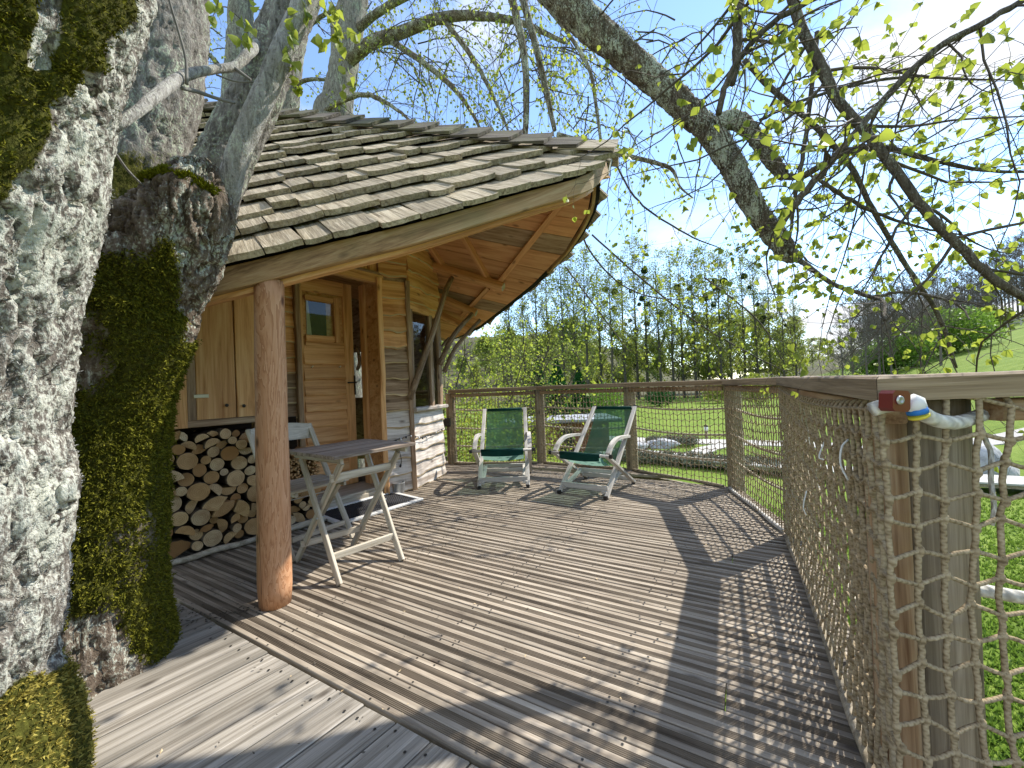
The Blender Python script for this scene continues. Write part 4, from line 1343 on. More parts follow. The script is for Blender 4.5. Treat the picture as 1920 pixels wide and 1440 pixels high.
# ============================================================ SLING DECK CHAIRS
def deck_chair(fl, fr, label, lean=0.0):
    mid = (fl + fr) / 2; X = (fr - fl); wd = X.length; X.normalize()
    rz = math.atan2(X.y, X.x)
    t = thing('deck_chair', (mid.x, mid.y, 0), rz, label, 'deck chair', 'green deck chairs on the terrace')
    W = WM[t.name]
    def q(x, y, z): return W @ Vector((x, y, z))
    h = wd / 2; zt, yt = .815, .93 + lean
    wood_ = M_['furn_pale']
    for s in (-1, 1):
        beam('side_bar', q(s * h, 0, .018), q(s * h, yt, zt), .026, .046, wood_, t, X)
        beam('rear_leg', q(s * (h + .034), -.03, .415), q(s * (h + .034), .70, .02), .026, .046, wood_, t, X)
        beam('base_link', q(s * (h - .03), .02, .055), q(s * (h - .03), .46, .165), .022, .05, wood_, t, X)
        P = spline([q(s * (h + .036), .0, .43), q(s * (h + .036), .10, .505), q(s * (h + .036), .27, .545), q(s * (h + .03), .60, .525)], 11)
        sweep('armrest', [Vector(p) for p in P], [(-.022, -.014), (.022, -.014), (.022, .014), (-.022, .014)], wood_, t)
        mb = MB(); box_into(mb, Matrix.Translation(q(s * h, -.005, .018)) @ Matrix.Rotation(rz, 4, 'Z'), .034, .05, .036, 0, .004); obj('foot_cap', mb, M_['black'], t)
        mb = MB(); box_into(mb, Matrix.Translation(q(s * (h + .034), .705, .016)) @ Matrix.Rotation(rz, 4, 'Z'), .034, .04, .032, 0, .004); obj('foot_cap', mb, M_['black'], t)
        mb = MB(); box_into(mb, Matrix.Translation(q(s * (h + .075), -.03, .415)) @ Matrix.Rotation(rz, 4, 'Z'), .03, .036, .036, 0, .005); obj('bar_cap', mb, M_['black'], t)
        mb = MB(); box_into(mb, Matrix.Translation(q(s * (h - .0), yt + .01, zt + .008)) @ Matrix.Rotation(rz, 4, 'Z'), .030, .03, .024, 0, .004); obj('bar_cap', mb, M_['black'], t)
    for nm, y, z, r, e in (('seat_bar', -.03, .415, .015, .07), ('top_bar', yt - .005, zt - .012, .014, -.012)):
        mb = MB(); tube(mb, [q(-h - e, y, z), q(0, y, z), q(h + e, y, z)], r, 9); obj(nm, mb, wood_, t)
    beam('cross_bar', q(-h, .05, .085), q(h, .05, .085), .022, .055, wood_, t)
    beam('cross_bar', q(-h - .03, .60, .075), q(h + .03, .60, .075), .02, .045, wood_, t)
    beam('cross_bar', q(-h + .03, .44, .16), q(h - .03, .44, .16), .02, .04, wood_, t)
    prof_ = spline([(yt - .005, zt), (yt - .16, .62), (yt - .33, .42), (yt - .48, .295), (.28, .265), (.11, .325), (-.03, .415)], 22)
    mb = MB(); nx = 9; vs = []
    for j, (y, z) in enumerate(prof_):
        for i in range(nx):
            f = i / (nx - 1); x = (-1 + 2 * f) * (h - .035)
            sag = -.022 * math.sin(math.pi * f) * math.sin(math.pi * j / 21)
            vs.append((x, y - sag * .4, z + sag))
    mb.add(vs, [(j * nx + i, j * nx + i + 1, (j + 1) * nx + i + 1, (j + 1) * nx + i) for j in range(21) for i in range(nx - 1)], 0, None, True)
    sl_ = obj('sling', mb, M_['sling'], t, W)
    for y, z, r in ((yt - .004, zt - .012, .021), (-.03, .415, .021)):
        mb = MB(); tube(mb, [q(-h + .035, y, z), q(0, y, z), q(h - .035, y, z)], r, 10); obj('sling_hem', mb, M_['sling_hem'], sl_)
    # front apron hanging below the seat bar
    mb = MB(); vs = []
    for i in range(9):
        f = i / 8; x = (-1 + 2 * f) * (h - .036)
        vs += [(x, -.05, .41), (x, -.045, .40 - .035 - .012 * math.sin(math.pi * f))]
    mb.add(vs, [(2 * i, 2 * i + 1, 2 * i + 3, 2 * i + 2) for i in range(8)], 0, None, True)
    obj('sling_apron', mb, M_['sling_hem'], sl_, W)
deck_chair(onz(899, 917), onz(990, 914), 'green sling deck chair nearer the cabin wall, turned to the front', -.03)
deck_chair(onz(1050, 925), onz(1137, 937), 'green sling deck chair standing out by the netted railing, turned aside', .02)

# ============================================================ DOORMAT, POT, CABLES
mt = thing('doormat', sp(2.06, -3.48, 0), 0, 'black rubber doormat in a pale metal frame before the door', 'doormat')
m0, m1, k0, k1 = 1.62, 2.48, -3.74, -3.205
mbx = MB(); Mx, Lx = frame(sp(m0 + .03, (k0 + k1) / 2, .012), sp(m1 - .03, (k0 + k1) / 2, .012))
nxm, nym = 60, 30; vs = []
for j in range(nym + 1):
    for i in range(nxm + 1):
        x = -Lx / 2 + Lx * i / nxm; y = (-.5 + j / nym) * (k1 - k0 - .08)
        vs.append((x, y, .004 * ((i + j) % 2) + .004 * noise.noise(Vector((x * 18, y * 18, 0)))))
mbx.add(vs, [(j * (nxm + 1) + i, j * (nxm + 1) + i + 1, (j + 1) * (nxm + 1) + i + 1, (j + 1) * (nxm + 1) + i) for j in range(nym) for i in range(nxm)])
obj('mat_pad', mbx, M_['rubber'], mt, Mx)
for a, b, c, d in ((m0, k0 + .02, m1, k0 + .02), (m0, k1 - .02, m1, k1 - .02)):
    beam('mat_frame', sp(a, b, .014), sp(c, d, .014), .045, .022, M_['matframe'], mt)
for a in (m0 + .02, m1 - .02):
    beam('mat_frame', sp(a, k0 + .044, .014), sp(a, k1 - .044, .014), .045, .022, M_['matframe'], mt)
pp = onz(748, 925)
mb = MB(); lathe(mb, [(.0, .004), (.052, .004), (.055, .01), (.066, .115), (.069, .118), (.066, .12), (.060, .115), (.05, .02), (0, .018)], 20)
tag(obj('zinc_pot', mb, M_['zinc'], None, Matrix.Translation(pp)), 'small zinc pot on the deck against the cabin siding', 'pot')
def wallpt(px, py, off=.045):            # on the siding panel or window wall
    if px < 778: return onplane(px, py, S0 + oS * off, oS)
    return onplane(px, py, S1 + oW * off, oW)
stl = thing('string_lights', wallpt(760, 825), 0, 'string of small bulbs draped along the cabin wall under the window', 'string lights')
pts = [wallpt(*p) for p in ((716, 828), (735, 827), (752, 822), (770, 816))] + [wallpt(*p, .06) for p in ((784, 819), (797, 820), (812, 812), (832, 803))]
wire = spline([tuple(p) for p in pts], 40)
mb = MB(); tube(mb, wire, .0035, 5); obj('wire', mb, M_['iron'], stl)
for k in range(2, 40, 3):
    mb = MB(); c = Vector(wire[k]); lathe(mb, [(0, -.022), (.008, -.018), (.010, -.008), (.006, .004), (0, .006)], 8, Matrix.Translation(c)); obj('bulb', mb, M_['white'] if k % 2 else M_['iron'], stl)
cb = thing('power_cable', wallpt(748, 860, .07), 0, 'black cable with a plug hanging on the siding behind the table', 'cable')
mb = MB(); tube(mb, spline([tuple(wallpt(*p, .05)) for p in ((742, 828), (747, 840), (752, 858), (753, 868))], 12), .004, 6); obj('cord', mb, M_['black'], cb)
mb = MB(); e = wallpt(751, 873, .055); tube(mb, [wallpt(753, 868, .05), e, e + Vector((-.004, 0, -.018))], [.008, .013, .011], 8); obj('plug', mb, M_['black'], cb)

# ============================================================ RAILING
rail = thing('railing', (RLp.x, RLp.y, 0), 0, 'timber railing with a flat handrail curving round the terrace', 'railing')
RT = 1.090; RTH = .056
inn = offset_path(RAILP, -.025); out_ = offset_path(RAILP, .115)
for i in range(len(RAILP) - 1):
    d = (RAILP[i + 1] - RAILP[i]).normalized(); g = .0015
    tilt0 = (0, .004, .002, -.004, .004, 0, 0)[i]; tilt1 = (0, .004, .002, -.004, .004, 0, 0)[i + 1]
    M, L = frame(RAILP[i], RAILP[i + 1])
    a0, a1, b0_, b1_ = inn[i] + d * g, inn[i + 1] - d * g, out_[i] + d * g, out_[i + 1] - d * g
    mb = MB(); nseg = 10; vs = []
    for k in range(nseg + 1):
        f = k / nseg; pi_, po = a0.lerp(a1, f), b0_.lerp(b1_, f); w = (po - pi_); tz = tilt0 + (tilt1 - tilt0) * f + .0025 * noise.noise(Vector((i * 5, f * 3, 0)))
        e = .003 * noise.noise(Vector((i * 7.7, f * 5, 2)))
        pr = [(0, -RTH), (0, -.006), (.05, 0), (.95, 0), (1, -.006), (1, -RTH)]
        vs += [tuple(pi_ + w * (x + (e if x < .5 else 0)) + Vector((0, 0, RT + z + tz))) for x, z in pr]
    fs = []
    for k in range(nseg):
        for j in range(6):
            a, b = 6 * k + j, 6 * k + (j + 1) % 6
            fs.append((a, b, b + 6, a + 6))
    fs += [tuple(range(6))[::-1], tuple(range(6 * nseg, 6 * nseg + 6))]
    mb.add(vs, fs)
    obj('handrail', mb.mesh('handrail', M_['rail'], M.inverted()), None, rail, M)
    # lath under the handrail
    sh = (Vector((-d.y, d.x, 0))) * .028
    fa, fb = (.06, .03) if i < 5 else (.30, 0)
    beam('under_rail', RAILP[i].lerp(RAILP[i + 1], fa * .6 if i == 5 else .03) + sh + Vector((0, 0, 1.002)), RAILP[i + 1].lerp(RAILP[i], .03) + sh + Vector((0, 0, 1.0)), .05, .05, M_['post_red'], rail)
def round_post(name, c, r, z0, z1, mat, sq=.0, seed=0):
    mb = MB(); ang, ln = 20, 16; vs = []
    for i in range(ln + 1):
        f = i / ln
        for k in range(ang):
            a = 2 * math.pi * k / ang
            sqf = 1 / max(abs(math.cos(a)), abs(math.sin(a)))
            rr = r * ((1 - sq) + sq * min(sqf, 1.3)) * (1 + .04 * noise.noise(Vector((math.cos(a) * 2, math.sin(a) * 2, f * 4 + seed))))
            vs.append((z0 + (z1 - z0) * f, rr * math.cos(a), rr * math.sin(a)))
    mb.add(vs, [(i * ang + k, i * ang + (k + 1) % ang, (i + 1) * ang + (k + 1) % ang, (i + 1) * ang + k) for i in range(ln) for k in range(ang)] + [tuple(range(ang))[::-1], tuple(range(ln * ang, (ln + 1) * ang))], 0, None, True)
    M = Matrix(((0, 0, 1, c.x), (0, 1, 0, c.y), (1, 0, 0, 0), (0, 0, 0, 1)))
    M = Matrix.Translation((c.x, c.y, 0)) @ Matrix.Rotation(-math.pi / 2, 4, 'Y')
    return obj(name, mb, mat, rail, M)
po = offset_path(RAILP, .085)
for i in range(5):
    round_post('post', po[i], .068, -.35, RT - RTH - .002, M_['post'], .6, i * 3)
round_post('post', Vector((1.105, 1.065, 0)), .080, -.9, RT - RTH - .002, M_['post'], .25, 31)
pr_ = round_post('split_post', Vector((.955, 1.02, 0)), .040, -.9, RT - RTH - .03, M_['post_red'], .3, 41)
# three laid ropes threaded through the posts
for z, r in ((.80, .0105), (.53, .0115), (.27, .0105)):
    for i in range(5):
        a = po[i]; b = po[i + 1] if i < 4 else Vector((1.0, 1.02, 0))
        mb = MB(); tube(mb, [a.lerp(b, f) + Vector((0, 0, z - .035 * math.sin(math.pi * f) + (.0 if i < 4 else .0))) for f in np.linspace(0, 1, 15)], r, 7)
        obj('rope', mb, M_['rope'], rail)
mb = MB(); a, b = Vector((1.10, 1.03, .545)), Vector((2.3, .98, .44))
tube(mb, [a.lerp(b, f) + Vector((0, 0, -.05 * math.sin(math.pi * f))) for f in np.linspace(0, 1, 18)], .0165, 9); obj('rope', mb, M_['rope_white'], rail)
# pale poles along the foot of the net
foot_ = offset_path(RAILP, -.005)
for i in range(5):
    a, b = foot_[i], foot_[i + 1]; mb = MB()
    tube(mb, [a.lerp(b, f) + Vector((.006 * math.sin(f * 9 + i), 0, .018)) for f in np.linspace(.04, .97, 14)], [.017 + .003 * math.sin(k * 1.3) for k in range(14)], 7)
    obj('edge_pole', mb, M_['furn_pale'] if i in (3,) else M_['post'], rail)
# the red bracket with its screw and taped rope end
bc = at(1677, 752, .835); Mb = Matrix.Translation(bc) @ Matrix.Rotation(R(14), 4, 'Z') @ Matrix.Rotation(R(5), 4, 'Y')
mb = MB(); box_into(mb, Mb @ Matrix.Rotation(math.pi / 2, 4, 'Z'), .026, .050, .044, 0, .007); brk = obj('bracket', mb, M_['redpaint'], rail)
mb = MB(); Ms = Mb @ Matrix.Translation((-.008, -.0145, .002)) @ Matrix.Rotation(math.pi / 2, 4, 'X'); lathe(mb, [(0, .002), (.004, .002), (.0045, .0035), (.0085, .003), (.0095, .0)], 16, Ms); obj('screw', mb, M_['steel'], brk)
rpe = [at(*p) for p in ((1634, 768, .868), (1655, 762, .862), (1680, 758, .858), (1703, 757, .855), (1722, 770, .852), (1748, 785, .865), (1775, 792, .875), (1805, 790, .90), (1850, 775, .95))]
mb = MB(); tube(mb, spline([tuple(p) for p in rpe], 26), [.0155] * 26, 9); rpo = obj('rope_end', mb, M_['rope_white'], rail)
mb = MB(); tube(mb, [at(1703, 752, .848), at(1712, 757, .846), at(1722, 768, .845)], [.019, .022, .016], 9); obj('frayed_end', mb, M_['white'], rpo)
for k, (mname, a, b) in enumerate((('blue', (1718, 766, .845), (1721, 775, .845)), ('yellow', (1722, 778, .847), (1724, 782, .847)))):
    mb = MB(); tube(mb, [at(*a), at(*b)], .0185, 10); obj('tape', mb, M_[mname], rpo)
# black box on the first post
mb = MB(); c = at(838, 792, 5.62); box_into(mb, Matrix.Translation(c), .10, .07, .12, 0, .01); box_into(mb, Matrix.Translation(c + Vector((.02, -.04, -.02))), .05, .04, .05, 0, .008)
tag(obj('outdoor_socket', mb, M_['black']), 'black outdoor socket box on the railing post by the cabin', 'socket')

# ============================================================ SAFETY NET
net = thing('safety_net', (Dp_.x, Dp_.y, 0), 0, 'beige knotted cord safety net hung all along inside the railing', 'net')
NP = offset_path([RLp, Ap_, Cp_, Bp_, Dp_, Np_, Vector((1.62, .868, 0))], -.012)
cum = [0.0]
for a, b in zip(NP[:-1], NP[1:]): cum.append(cum[-1] + (b - a).length)
ROWS = 16
cols_s = [0.0]
while cols_s[-1] < cum[-1]:
    s_ = cols_s[-1]
    cols_s.append(s_ + (.046 if s_ < cum[4] else (.057 if s_ < cum[5] else .069)))
ncol = len(cols_s) - 2
rn = random.Random(9)
def netpt(ci, j):
    s = min(cols_s[ci], cum[-1] - 1e-4)
    k = max(i for i in range(len(cum) - 1) if cum[i] <= s)
    f = (s - cum[k]) / (cum[k + 1] - cum[k]); p = NP[k].lerp(NP[k + 1], f)
    d = (NP[k + 1] - NP[k]).normalized(); o = Vector((-d.y, d.x, 0))
    v = j / ROWS
    Lb = cum[k + 1] - cum[k]
    sag = (.055 if k < 4 else .085) * math.sin(math.pi * f) * math.sin(math.pi * min(1, v * .75 + .15))
    z = 1.015 - v * .995 - sag * (1 - v ** 4)
    if k == 5: z = 1.012 - v * 1.02 - .055 * min(1, f * 2.2) * v * 1.6 + (.03 * math.sin(f * 9) if j == 0 else 0)
    billow = (.028 if k < 4 else .045) * math.sin(math.pi * f) * math.sin(math.pi * v)
    w = 1.0 if 0 < j < ROWS else 0.0
    h1 = noise.noise(Vector((ci * .9, j * .9, 4.0))); h2 = noise.noise(Vector((ci * .8, j * .8, 14.0)))
    stag = .020 * (1 if (ci + j) % 2 else -1)
    return p + o * (billow + .006 * h1 * w) + d * (.008 * h2 * w) + Vector((0, 0, z + (.010 * h1 + stag * .5) * w))
G = [[netpt(ci, j) for j in range(ROWS + 1)] for ci in range(ncol + 1)]
vert, horz, knots = MB(), MB(), MB()
iN = max(i for i in range(ncol) if cols_s[i] < cum[4])
iQ = max(i for i in range(ncol) if cols_s[i] < cum[5]) - 8
for ci in range(ncol + 1):
    near = ci > iN + 10
    sd = 7 if near else 5
    col = G[ci]
    pts = []
    for j in range(ROWS):
        a, b = col[j], col[j + 1]
        pts.append(a)
        m_ = a.lerp(b, .5); pts.append(m_ + Vector((rn.uniform(-.003, .003), rn.uniform(-.003, .003), 0)))
    pts.append(col[-1])
    d = (G[min(ci + 1, ncol)][0] - G[max(ci - 1, 0)][0]).normalized()
    top = col[0] + Vector((0, 0, .028)) + Vector((-d.y, d.x, 0)) * .05
    pts = [top, col[0] + Vector((0, 0, .02)) + Vector((-d.y, d.x, 0)) * .01] + pts
    tube(vert, pts, .0060 if ci > iQ else (.0044 if ci > iN else .0036), sd)
    if ci < ncol:
        for j in range(ROWS + 1):
            a, b = col[j], G[ci + 1][j]
            if j == 0 and (b - a).length > .12: continue
            m_ = a.lerp(b, .5) + Vector((rn.uniform(-.003, .003), rn.uniform(-.003, .003), rn.uniform(-.003, .002)))
            tube(horz, [a, a.lerp(m_, .55), m_, m_.lerp(b, .5), b], .0050 if ci > iQ else (.0038 if ci > iN else .0031), sd, 0, False)
    for j in range(1, ROWS):
        c = col[j]; dd = .0088 if ci > iQ else (.0064 if ci > iN else .0052)
        tube(knots, [c + Vector((0, 0, .013)), c + Vector((0, 0, .005)) + d * .003, c - Vector((0, 0, .006)) + d * .002, c - Vector((0, 0, .014))], [dd * .55, dd, dd, dd * .55], 6)
obj('upright_cords', vert, M_['net'], net)['kind'] = 'stuff'
obj('cross_cords', horz, M_['net'], net)['kind'] = 'stuff'
obj('knots', knots, M_['net'], net)['kind'] = 'stuff'
for k, ps in enumerate((((1512, 765, 2.15), (1510, 800, 2.1), (1518, 830, 2.05), (1522, 820, 2.03)), ((1526, 790, 1.95), (1520, 810, 1.93), (1524, 832, 1.9), (1535, 845, 1.88)),
                        ((1556, 822, 1.55), (1543, 855, 1.54), (1552, 862, 1.53)), ((1600, 824, 1.15), (1588, 838, 1.14), (1586, 870, 1.13), (1600, 900, 1.12)), ((1518, 920, 1.95), (1512, 950, 1.94), (1518, 966, 1.93)))):
    mb = MB(); tube(mb, spline([tuple(at(*p) + Vector((-.015, 0, 0))) for p in ps], 12), .0028, 5); obj('loose_string', mb, M_['white'], net)
mb = MB(); tube(mb, spline([tuple(at(*p)) for p in ((1838, 797, .93), (1850, 830, .95), (1858, 850, .95), (1858, 900, .95), (1864, 950, .95), (1860, 985, .95))], 16), .0055, 6); obj('loose_string', mb, M_['rope_white'], net)
# ============================================================ TREES
def project(P):
    v = Vector(P) - CO; w = v.dot(_fw)
    return 960 + FPX * v.dot(CR) / w, 720 - FPX * v.dot(CU) / w
def edge_center(px, py, Y, r):
    """centre of a trunk whose right outline is seen at this pixel"""
    p = at(px, py, Y); d = Vector((p.x, p.y, 0)).normalized()
    lp = Vector((-d.y, d.x, 0))
    return p + lp * r
def trunk_mesh(name, rings, na, nl, disp, mossf, mat, seed=0, flute=.0):
    """rings: list of (x,y,z,r); bark relief is modelled, not painted"""
    S_ = spline(rings, nl); vs = []; moss = []; ns = []
    P = [Vector(s[:3]) for s in S_]
    nx = None
    for i, s in enumerate(S_):
        d = (P[min(i + 1, nl - 1)] - P[max(i - 1, 0)]).normalized()
        if nx is None: nx = Vector((1, 0, 0))
        nx = (nx - d * nx.dot(d)).normalized(); ny = d.cross(nx)
        for k in range(na):
            a = 2 * math.pi * k / na
            o = nx * math.cos(a) + ny * math.sin(a)
            q = P[i] + o * s[3]
            v = Vector((q.x * 19 + seed, q.y * 19, q.z * 4.4))
            n1 = noise.fractal(v, .8, 2.1, 4)
            n0 = noise.noise(Vector((q.x * 3.5 + seed, q.y * 3.5, q.z * 2.2)))
            n2 = noise.fractal(Vector((q.x * 48, q.y * 48 + seed, q.z * 30)), .7, 2.0, 3)
            rid = 1 - 2 * abs(n1)
            m = mossf(q, o) if mossf else 0.0
            h = disp * (n0 * 1.1 + n2 * .34 * (1 + .6 * m) - 1.15 * math.exp(-(n1 * 5.5) ** 2) * (1 - .7 * m)) + .010 * m + flute * math.sin(a * 7 + q.z * 1.5 + n0 * 3) * .5
            q = q + o * h
            vs.append((q.x, q.y, q.z)); moss.append(m); ns.append(o)
    fs = [(i * na + k, i * na + (k + 1) % na, (i + 1) * na + (k + 1) % na, (i + 1) * na + k) for i in range(nl - 1) for k in range(na)]
    mb = MB(); mb.add(vs, fs + [tuple(range((nl - 1) * na, nl * na))], 0, None, True)
    me = mb.mesh(name, mat)
    at_ = me.attributes.new('moss', 'FLOAT', 'POINT'); at_.data.foreach_set('value', moss)
    return me, vs, ns, moss
def np_mesh(name, V, F, mat, smooth=False):
    me = bpy.data.meshes.new(name)
    V = np.asarray(V, np.float32); F = np.asarray(F, np.int32); k = F.shape[1]
    me.vertices.add(len(V)); me.vertices.foreach_set('co', V.ravel())
    me.loops.add(F.size); me.loops.foreach_set('vertex_index', F.ravel())
    me.polygons.add(len(F)); me.polygons.foreach_set('loop_start', np.arange(0, F.size, k, dtype=np.int32))
    if smooth: me.polygons.foreach_set('use_smooth', np.ones(len(F), bool))
    me.materials.append(mat); me.update(calc_edges=True); me.validate()
    return me
RNG = np.random.default_rng(5)
def unit(v): return v / np.maximum(np.linalg.norm(v, axis=1, keepdims=True), 1e-9)
def leaves_mesh(name, pos, axis_, size, mat, fold=.22, wide=.42, normal=None):
    """young heart shaped leaves, each folded along its midrib"""
    pos = np.asarray(pos, float); n = len(pos); axis_ = unit(np.asarray(axis_, float)); size = np.asarray(size, float).reshape(-1, 1)
    rnd = RNG.normal(size=(n, 3)) if normal is None else normal + RNG.normal(size=(n, 3)) * .5
    side = unit(np.cross(axis_, rnd)); nrm = np.cross(side, axis_)
    prof = [(0, 0, 0), (-wide, .22, fold), (-wide * .92, .58, fold * .9), (0, 1.05, -.08), (wide * .92, .58, fold * .9), (wide, .22, fold)]
    V = np.stack([pos + size * (side * a + axis_ * b + nrm * c) for a, b, c in prof], 1).reshape(-1, 3)
    b = (np.arange(n) * 6)[:, None]
    F = np.concatenate([b + np.array([[0, 3, 2, 1]]), b + np.array([[0, 5, 4, 3]])], 0)
    return np_mesh(name, V, F, mat)
def tufts_mesh(name, pos, nrm, size, mat, blades=3, spread=.8, droop=.0):
    pos = np.repeat(np.asarray(pos, float), blades, 0); nrm = np.repeat(np.asarray(nrm, float), blades, 0); n = len(pos)
    d = unit(nrm + RNG.normal(size=(n, 3)) * spread + np.array([0, 0, -droop]))
    s = unit(np.cross(d, RNG.normal(size=(n, 3))))
    L = (size * RNG.uniform(.5, 1.3, n))[:, None]
    V = np.stack([pos - s * L * .22, pos + s * L * .22, pos + d * L], 1).reshape(-1, 3)
    F = np.arange(n * 3).reshape(-1, 3)
    return np_mesh(name, V, F, mat)

lin = thing('linden_tree', at(150, 1420, 1.45) * 1 , 0, 'old many stemmed tree at the left, one stem lichen white and one mossy', 'tree')
# --- near lichen stem
def moss1(q, o):
    px, py = project(q)
    a = 262 - px - .74 * py + 60 * noise.noise(q * 6) + 40 * noise.noise(q * 15)
    m = max(0, min(1, a / 50 + .5))
    bald = 92 + 22 * noise.noise(q * 9) - abs(px - 92 + .15 * py) * 1.6
    if py < 130 and bald > 40: m *= max(0, 1 - (bald - 40) / 30)
    low = (py - 1215) + (px - 120) * .55 + 70 * noise.noise(q * 7)
    m2 = max(0, min(1, low / 60)) if q.z < .75 else 0
    return max(m, m2)
r1 = []
for px, py, Y, r in ((322, -330, 1.10, .30), (308, -120, 1.13, .30), (298, 0, 1.16, .30), (252, 160, 1.17, .30), (232, 230, 1.17, .30), (198, 400, 1.18, .30), (166, 560, 1.19, .295), (150, 700, 1.2, .29), (143, 800, 1.2, .29), (160, 890, 1.2, .31), (150, 1000, 1.2, .31), (140, 1100, 1.2, .31), (112, 1200, 1.2, .30), (136, 1290, 1.2, .33), (165, 1380, 1.2, .36), (172, 1460, 1.2, .38), (180, 1650, 1.2, .40), (190, 2400, 1.2, .46)):
    c = edge_center(px - 6, py, Y, r); r1.append((c.x, c.y, c.z, r))
me, V1, N1, mo1 = trunk_mesh('trunk', r1[::-1], 230, 330, .021, moss1, M_['bark'], 3)
obj('trunk', me, None, lin)['label'] = 'pale lichen covered stem'
idx = [i for i, m in enumerate(mo1) if m > .45 and N1[i].dot(Vector((V1[i][0], V1[i][1], 0))) < .35]
def pick(idx, n):
    return [idx[int(k)] for k in RNG.integers(0, len(idx), n)]
hi_ = [i for i in idx if V1[i][2] > .9]; lo_ = [i for i in idx if V1[i][2] <= .9]
def jit(V, ids, a): return [np.array(V[i]) + RNG.normal(size=3) * a for i in ids]
ids = pick(hi_, 26000)
o = obj('moss', tufts_mesh('moss', jit(V1, ids, .004), [tuple(N1[i]) for i in ids], .0095, M_['moss'], 3, .7), None, lin); o['kind'] = 'stuff'
ids = pick(lo_, 16000)
o = obj('moss', tufts_mesh('moss', jit(V1, ids, .004), [tuple(N1[i]) for i in ids], .0105, M_['moss_gold'], 3, .7), None, lin); o['kind'] = 'stuff'
# lichen crust: little cupped flakes standing off the bark
bare = [i for i, m in enumerate(mo1) if m < .3 and N1[i].dot(Vector((V1[i][0], V1[i][1], 0))) < .3 and noise.noise(Vector(V1[i]) * 14) + .6 * noise.noise(Vector(V1[i]) * 40) > .16]
M_['flake'] = leaf_mat('lichen_flake', (.24, .235, .215), (.40, .395, .365), (.3, .3, .26), .12)
ids = pick(bare, 8000)
o = obj('lichen', tufts_mesh('lichen', jit(V1, ids, .003), [tuple(N1[i]) for i in ids], .0058, M_['flake'], 2, 2.2), None, lin); o['kind'] = 'stuff'
# broken branch knot on the near stem
kc = Vector(edge_center(150, 950, 1.2, .30)); kd_ = (at(92, 928, 1.1) - kc); kd_.z = 0; kd_.normalize()
kp = kc + kd_ * .285; kp.z = at(92, 928, 1.06).z
sd_ = kd_.cross(Vector((0, 0, 1)))
rows_k = [kp - kd_ * .10 + sd_ * .03, kp - kd_ * .03 + sd_ * .012, kp + kd_ * .012, kp + kd_ * .022 - sd_ * .004]
me, *_ = trunk_mesh('branch_knot', [tuple(p) + (r,) for p, r in zip(rows_k, (.075, .066, .05, .034))], 44, 26, .012, None, M_['bark'], 17)
obj('branch_knot', me, None, lin)
mb = MB()
for k in range(5):
    zz = .05 - .026 * k; e_ = .062 + .012 * math.sin(k * 2.1)
    tube(mb, spline([tuple(kp - sd_ * e_ + kd_ * -.012 + Vector((0, 0, zz + .02))), tuple(kp - sd_ * .02 + kd_ * (.010 + .006 * (k % 2)) + Vector((0, 0, zz + .004))), tuple(kp + sd_ * .03 + kd_ * .008 + Vector((0, 0, zz - .006))), tuple(kp + sd_ * e_ * 1.2 - kd_ * .02 + Vector((0, 0, zz - .03)))], 9), [.004, .009, .012, .013, .013, .012, .010, .008, .004], 7)
obj('knot_bark', mb, M_['bark'], lin)
# --- mossy stem
def moss2(q, o):
    px, py = project(q)
    m = .95 + .75 * noise.noise(q * 4.5 + Vector((2, 0, 0))) + .3 * noise.noise(q * 12)
    if q.z < .42: m -= (.42 - q.z) * 3.2 * sstep(300, 200, px) + .1
    if py < 540: m -= (540 - py) / 130
    if px > 318 and py < 640: m -= (px - 318) / 40
    return max(0, min(1, m))
r2 = []
for px, py, Y, r in ((424, 330, 1.78, .05), (446, 350, 1.77, .105), (462, 386, 1.76, .15), (454, 430, 1.76, .175), (430, 490, 1.78, .225), (402, 560, 1.82, .295), (354, 700, 1.85, .31), (330, 800, 1.86, .305), (322, 900, 1.86, .30), (322, 1000, 1.86, .305), (328, 1120, 1.86, .32), (334, 1200, 1.86, .33), (330, 1270, 1.86, .34), (330, 1500, 1.86, .37), (335, 2300, 1.86, .42)):
    c = edge_center(px - 12, py, Y, r); r2.append((c.x, c.y, c.z, r))
me, V2, N2, mo2 = trunk_mesh('trunk', r2[::-1], 170, 260, .026, moss2, M_['bark2'], 11, .004)
obj('trunk', me, None, lin)['label'] = 'dark green mossy stem'
idx = [i for i, m in enumerate(mo2) if m > .42 and N2[i].dot(Vector((V2[i][0], V2[i][1], 0))) < .3 and V2[i][2] > -.1]
ids = pick(idx, 38000)
o = obj('moss', tufts_mesh('moss', jit(V2, ids, .005), [tuple(N2[i]) for i in ids], .012, M_['moss'], 3, .8, .3), None, lin); o['kind'] = 'stuff'
